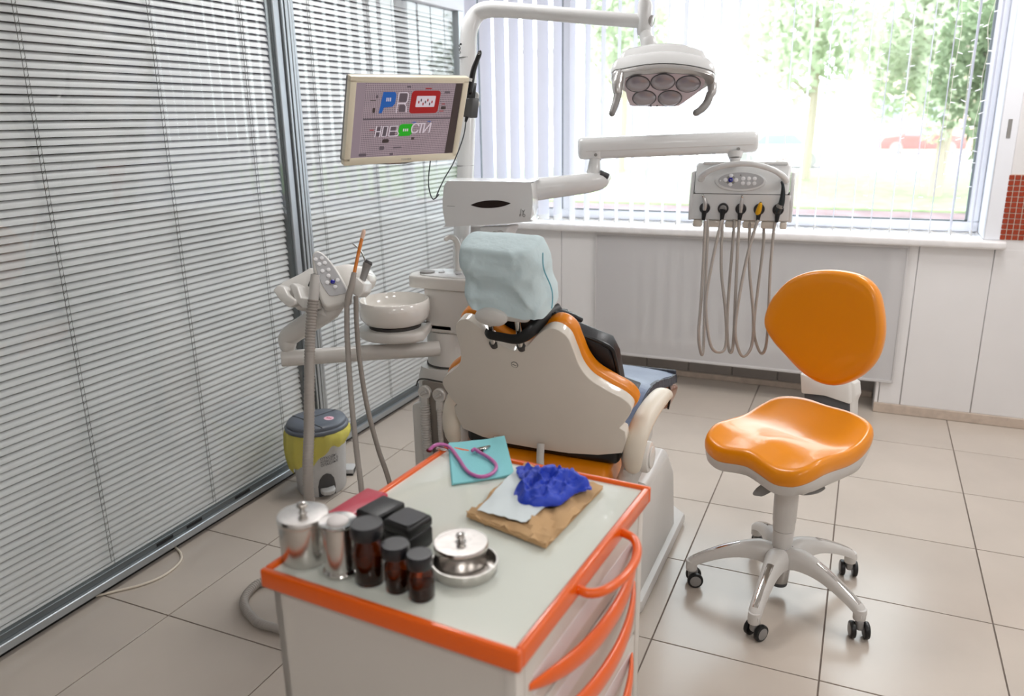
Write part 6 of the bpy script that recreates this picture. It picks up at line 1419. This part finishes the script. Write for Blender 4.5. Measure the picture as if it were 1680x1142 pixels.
# kraft bag, film on top, crumpled glove
t = thing('kraft_bag', 'creased brown kraft paper bag lying under the white film and blue glove', 'bag', (0.4703,-3.3195,0.847))
k4 = [(0.3464,-3.1443,0.85), (0.5432,-3.1894,0.85), (0.5193,-3.4578,0.85), (0.3307,-3.4063,0.85)]
rk = random.Random(5)
def crease(i, j, n, s): return 0.0035 * math.sin(i * 0.9 + s) * math.sin(j * 0.7 + s * 2) + 0.002 * math.sin(i * 2.3 - j * 1.9 + s)
g = [[quad(k4, i, j, 16) + Vector((0, 0, 0.0060 + 0.008 * math.sin(PI * min(1, i / 16)) * math.sin(PI * j / 16) + crease(i, j, 16, 1.0) * (0.8 + 1.3 * (j / 16)))) for j in range(17)] for i in range(17)]
b = NB(); sheet(b, g, 0.0012); ob('bag_top', b, M_KRAFT, t, ang=25)
g = [[quad(k4, i, j, 10) + Vector((-0.001, 0.002, 0.0012)) for j in range(11)] for i in range(11)]
b = NB(); sheet(b, g, 0.001); ob('bag_bottom', b, M_KRAFT, t)
b = NB(); rings = []
for s in range(13):
    a = quad(k4, s / 12 * 16, 16, 16); o_ = (quad(k4, 8, 16, 16) - quad(k4, 8, 0, 16)).normalized()
    rings.append([a + Vector((0, 0, 0.001)), a - o_ * 0.004 + Vector((0, 0, 0.009 + 0.002 * math.sin(s * 1.7))), a - o_ * 0.022 + Vector((0, 0, 0.013 + 0.003 * math.sin(s * 1.1))), a - o_ * 0.022 + Vector((0, 0, 0.010)), a - o_ * 0.004 + Vector((0, 0, 0.004))])
loft(b, rings); ob('folded_mouth', b, M_KRAFT, t, ang=25)
t = thing('film_sheet', 'white translucent looking film sheet lying on the kraft bag', 'sheet', (0.4122,-3.3379,0.858))
f4 = [(0.3461,-3.1848,0.86), (0.4905,-3.2319,0.864), (0.4601,-3.4137,0.862), (0.3516,-3.3993,0.86)]
g = [[quad(f4, i, j, 12) + Vector((0, 0, 0.0075 + 0.004 * math.sin(PI * i / 12) * math.sin(PI * j / 12) + crease(i, j, 12, 2.2) * 0.6)) for j in range(13)] for i in range(13)]
b = NB(); sheet(b, g, 0.0007); ob('film_layer', b, M_PAPER, t, ang=40)
t = thing('nitrile_glove', 'crumpled blue nitrile glove heaped on the kraft bag', 'glove', (0.4595,-3.2914,0.872))
from mathutils import noise
gc = Vector((0.4546,-3.2687,0.866))
gout = [(0.3702,-3.2003,0.868), (0.394,-3.2131,0.872), (0.4141,-3.2104,0.88), (0.433,-3.2055,0.884), (0.4532,-3.204,0.884), (0.4693,-3.2031,0.878), (0.4885,-3.2073,0.872), (0.5066,-3.2129,0.868), (0.5225,-3.2204,0.866), (0.5248,-3.2391,0.864), (0.5108,-3.2595,0.864), (0.5031,-3.2892,0.863), (0.4963,-3.3198,0.863), (0.4776,-3.3382,0.863), (0.4551,-3.3527,0.863), (0.429,-3.3524,0.863), (0.4082,-3.3408,0.864), (0.392,-3.316,0.864), (0.3901,-3.2865,0.865), (0.395,-3.2625,0.866), (0.3774,-3.2342,0.867)]
go = [Vector(p) - gc for p in sm(gout, 5, True)]
def glove_heap():
    b = NB(); m_ = 40; rows = []; n = len(go)
    for j in range(1, m_ + 1):
        q = j / m_; row = []
        for k in range(n):
            x, y = go[k].x * q, go[k].y * q
            P_ = Vector((x * 34 + 3.1, y * 34 + 1.7, 0.4))
            rid = 1 - abs(noise.noise(P_)) * 2.1
            rid2 = 1 - abs(noise.noise(P_ * 2.3 + Vector((5, 2, 1)))) * 2.0
            dome = (1 - q * q) ** 0.55
            bk_ = max(0.0, y / 0.05)
            z = 0.004 + dome * (0.014 + 0.016 * rid + 0.006 * rid2 + 0.010 * bk_) + 0.004 * rid * q
            sh_ = noise.noise_vector(P_ * 1.4) * 0.006 * dome
            row.append(b.verts.new(gc + Vector((x + sh_.x, y + sh_.y, max(z, 0.0015)))))
        rows.append(row)
    c = b.verts.new(gc + Vector((0, 0, 0.03)))
    for k in range(n): b.faces.new((c, rows[0][k], rows[0][(k + 1) % n]))
    for a, d in zip(rows, rows[1:]):
        for k in range(n): b.faces.new((a[k], a[(k + 1) % n], d[(k + 1) % n], d[k]))
    base = [b.verts.new(v.co - Vector((0, 0, 0.004))) for v in rows[-1]]
    for k in range(n): b.faces.new((rows[-1][k], rows[-1][(k + 1) % n], base[(k + 1) % n], base[k]))
    b.faces.new(base)
    return b
ob('glove_palm', glove_heap(), M_GLOVE, t, ang=45)
def finger(pts, r, fl=(0.35, 1.0)):
    b = NB(); tube(b, pts, r, n=10, smooth=5, round_cap=False, flat=fl, rfun=lambda l, i: 1 + 0.10 * math.sin(l * 300 + r[0] * 900)); return ob('glove_finger', b, M_GLOVE, t, ang=50)
finger([(0.4465,-3.258,0.872), (0.4556,-3.2394,0.886), (0.4601,-3.2334,0.898), (0.4594,-3.2281,0.908)], [0.019, 0.016, 0.011, 0.002], (0.45, 1.0))
finger([(0.4717,-3.2466,0.87), (0.477,-3.2281,0.882), (0.4806,-3.2196,0.89), (0.4804,-3.2079,0.896)], [0.017, 0.015, 0.011, 0.003], (0.45, 1.0))
finger([(0.429,-3.2651,0.872), (0.4007,-3.246,0.875), (0.3792,-3.2281,0.876), (0.3612,-3.2058,0.876)], [0.020, 0.019, 0.016, 0.010])
finger([(0.4465,-3.2649,0.882), (0.4336,-3.2492,0.892), (0.4354,-3.2258,0.896), (0.4418,-3.2103,0.896)], [0.016, 0.014, 0.010, 0.004], (0.5, 1.0))
finger([(0.48,-3.2582,0.87), (0.5017,-3.2449,0.872), (0.5129,-3.2314,0.872), (0.5245,-3.2226,0.866)], [0.018, 0.020, 0.018, 0.010])
finger([(0.4837,-3.2502,0.878), (0.4867,-3.2214,0.878), (0.4886,-3.1959,0.874), (0.4954,-3.1879,0.866)], [0.006, 0.005, 0.004, 0.002], (0.8, 1.0))
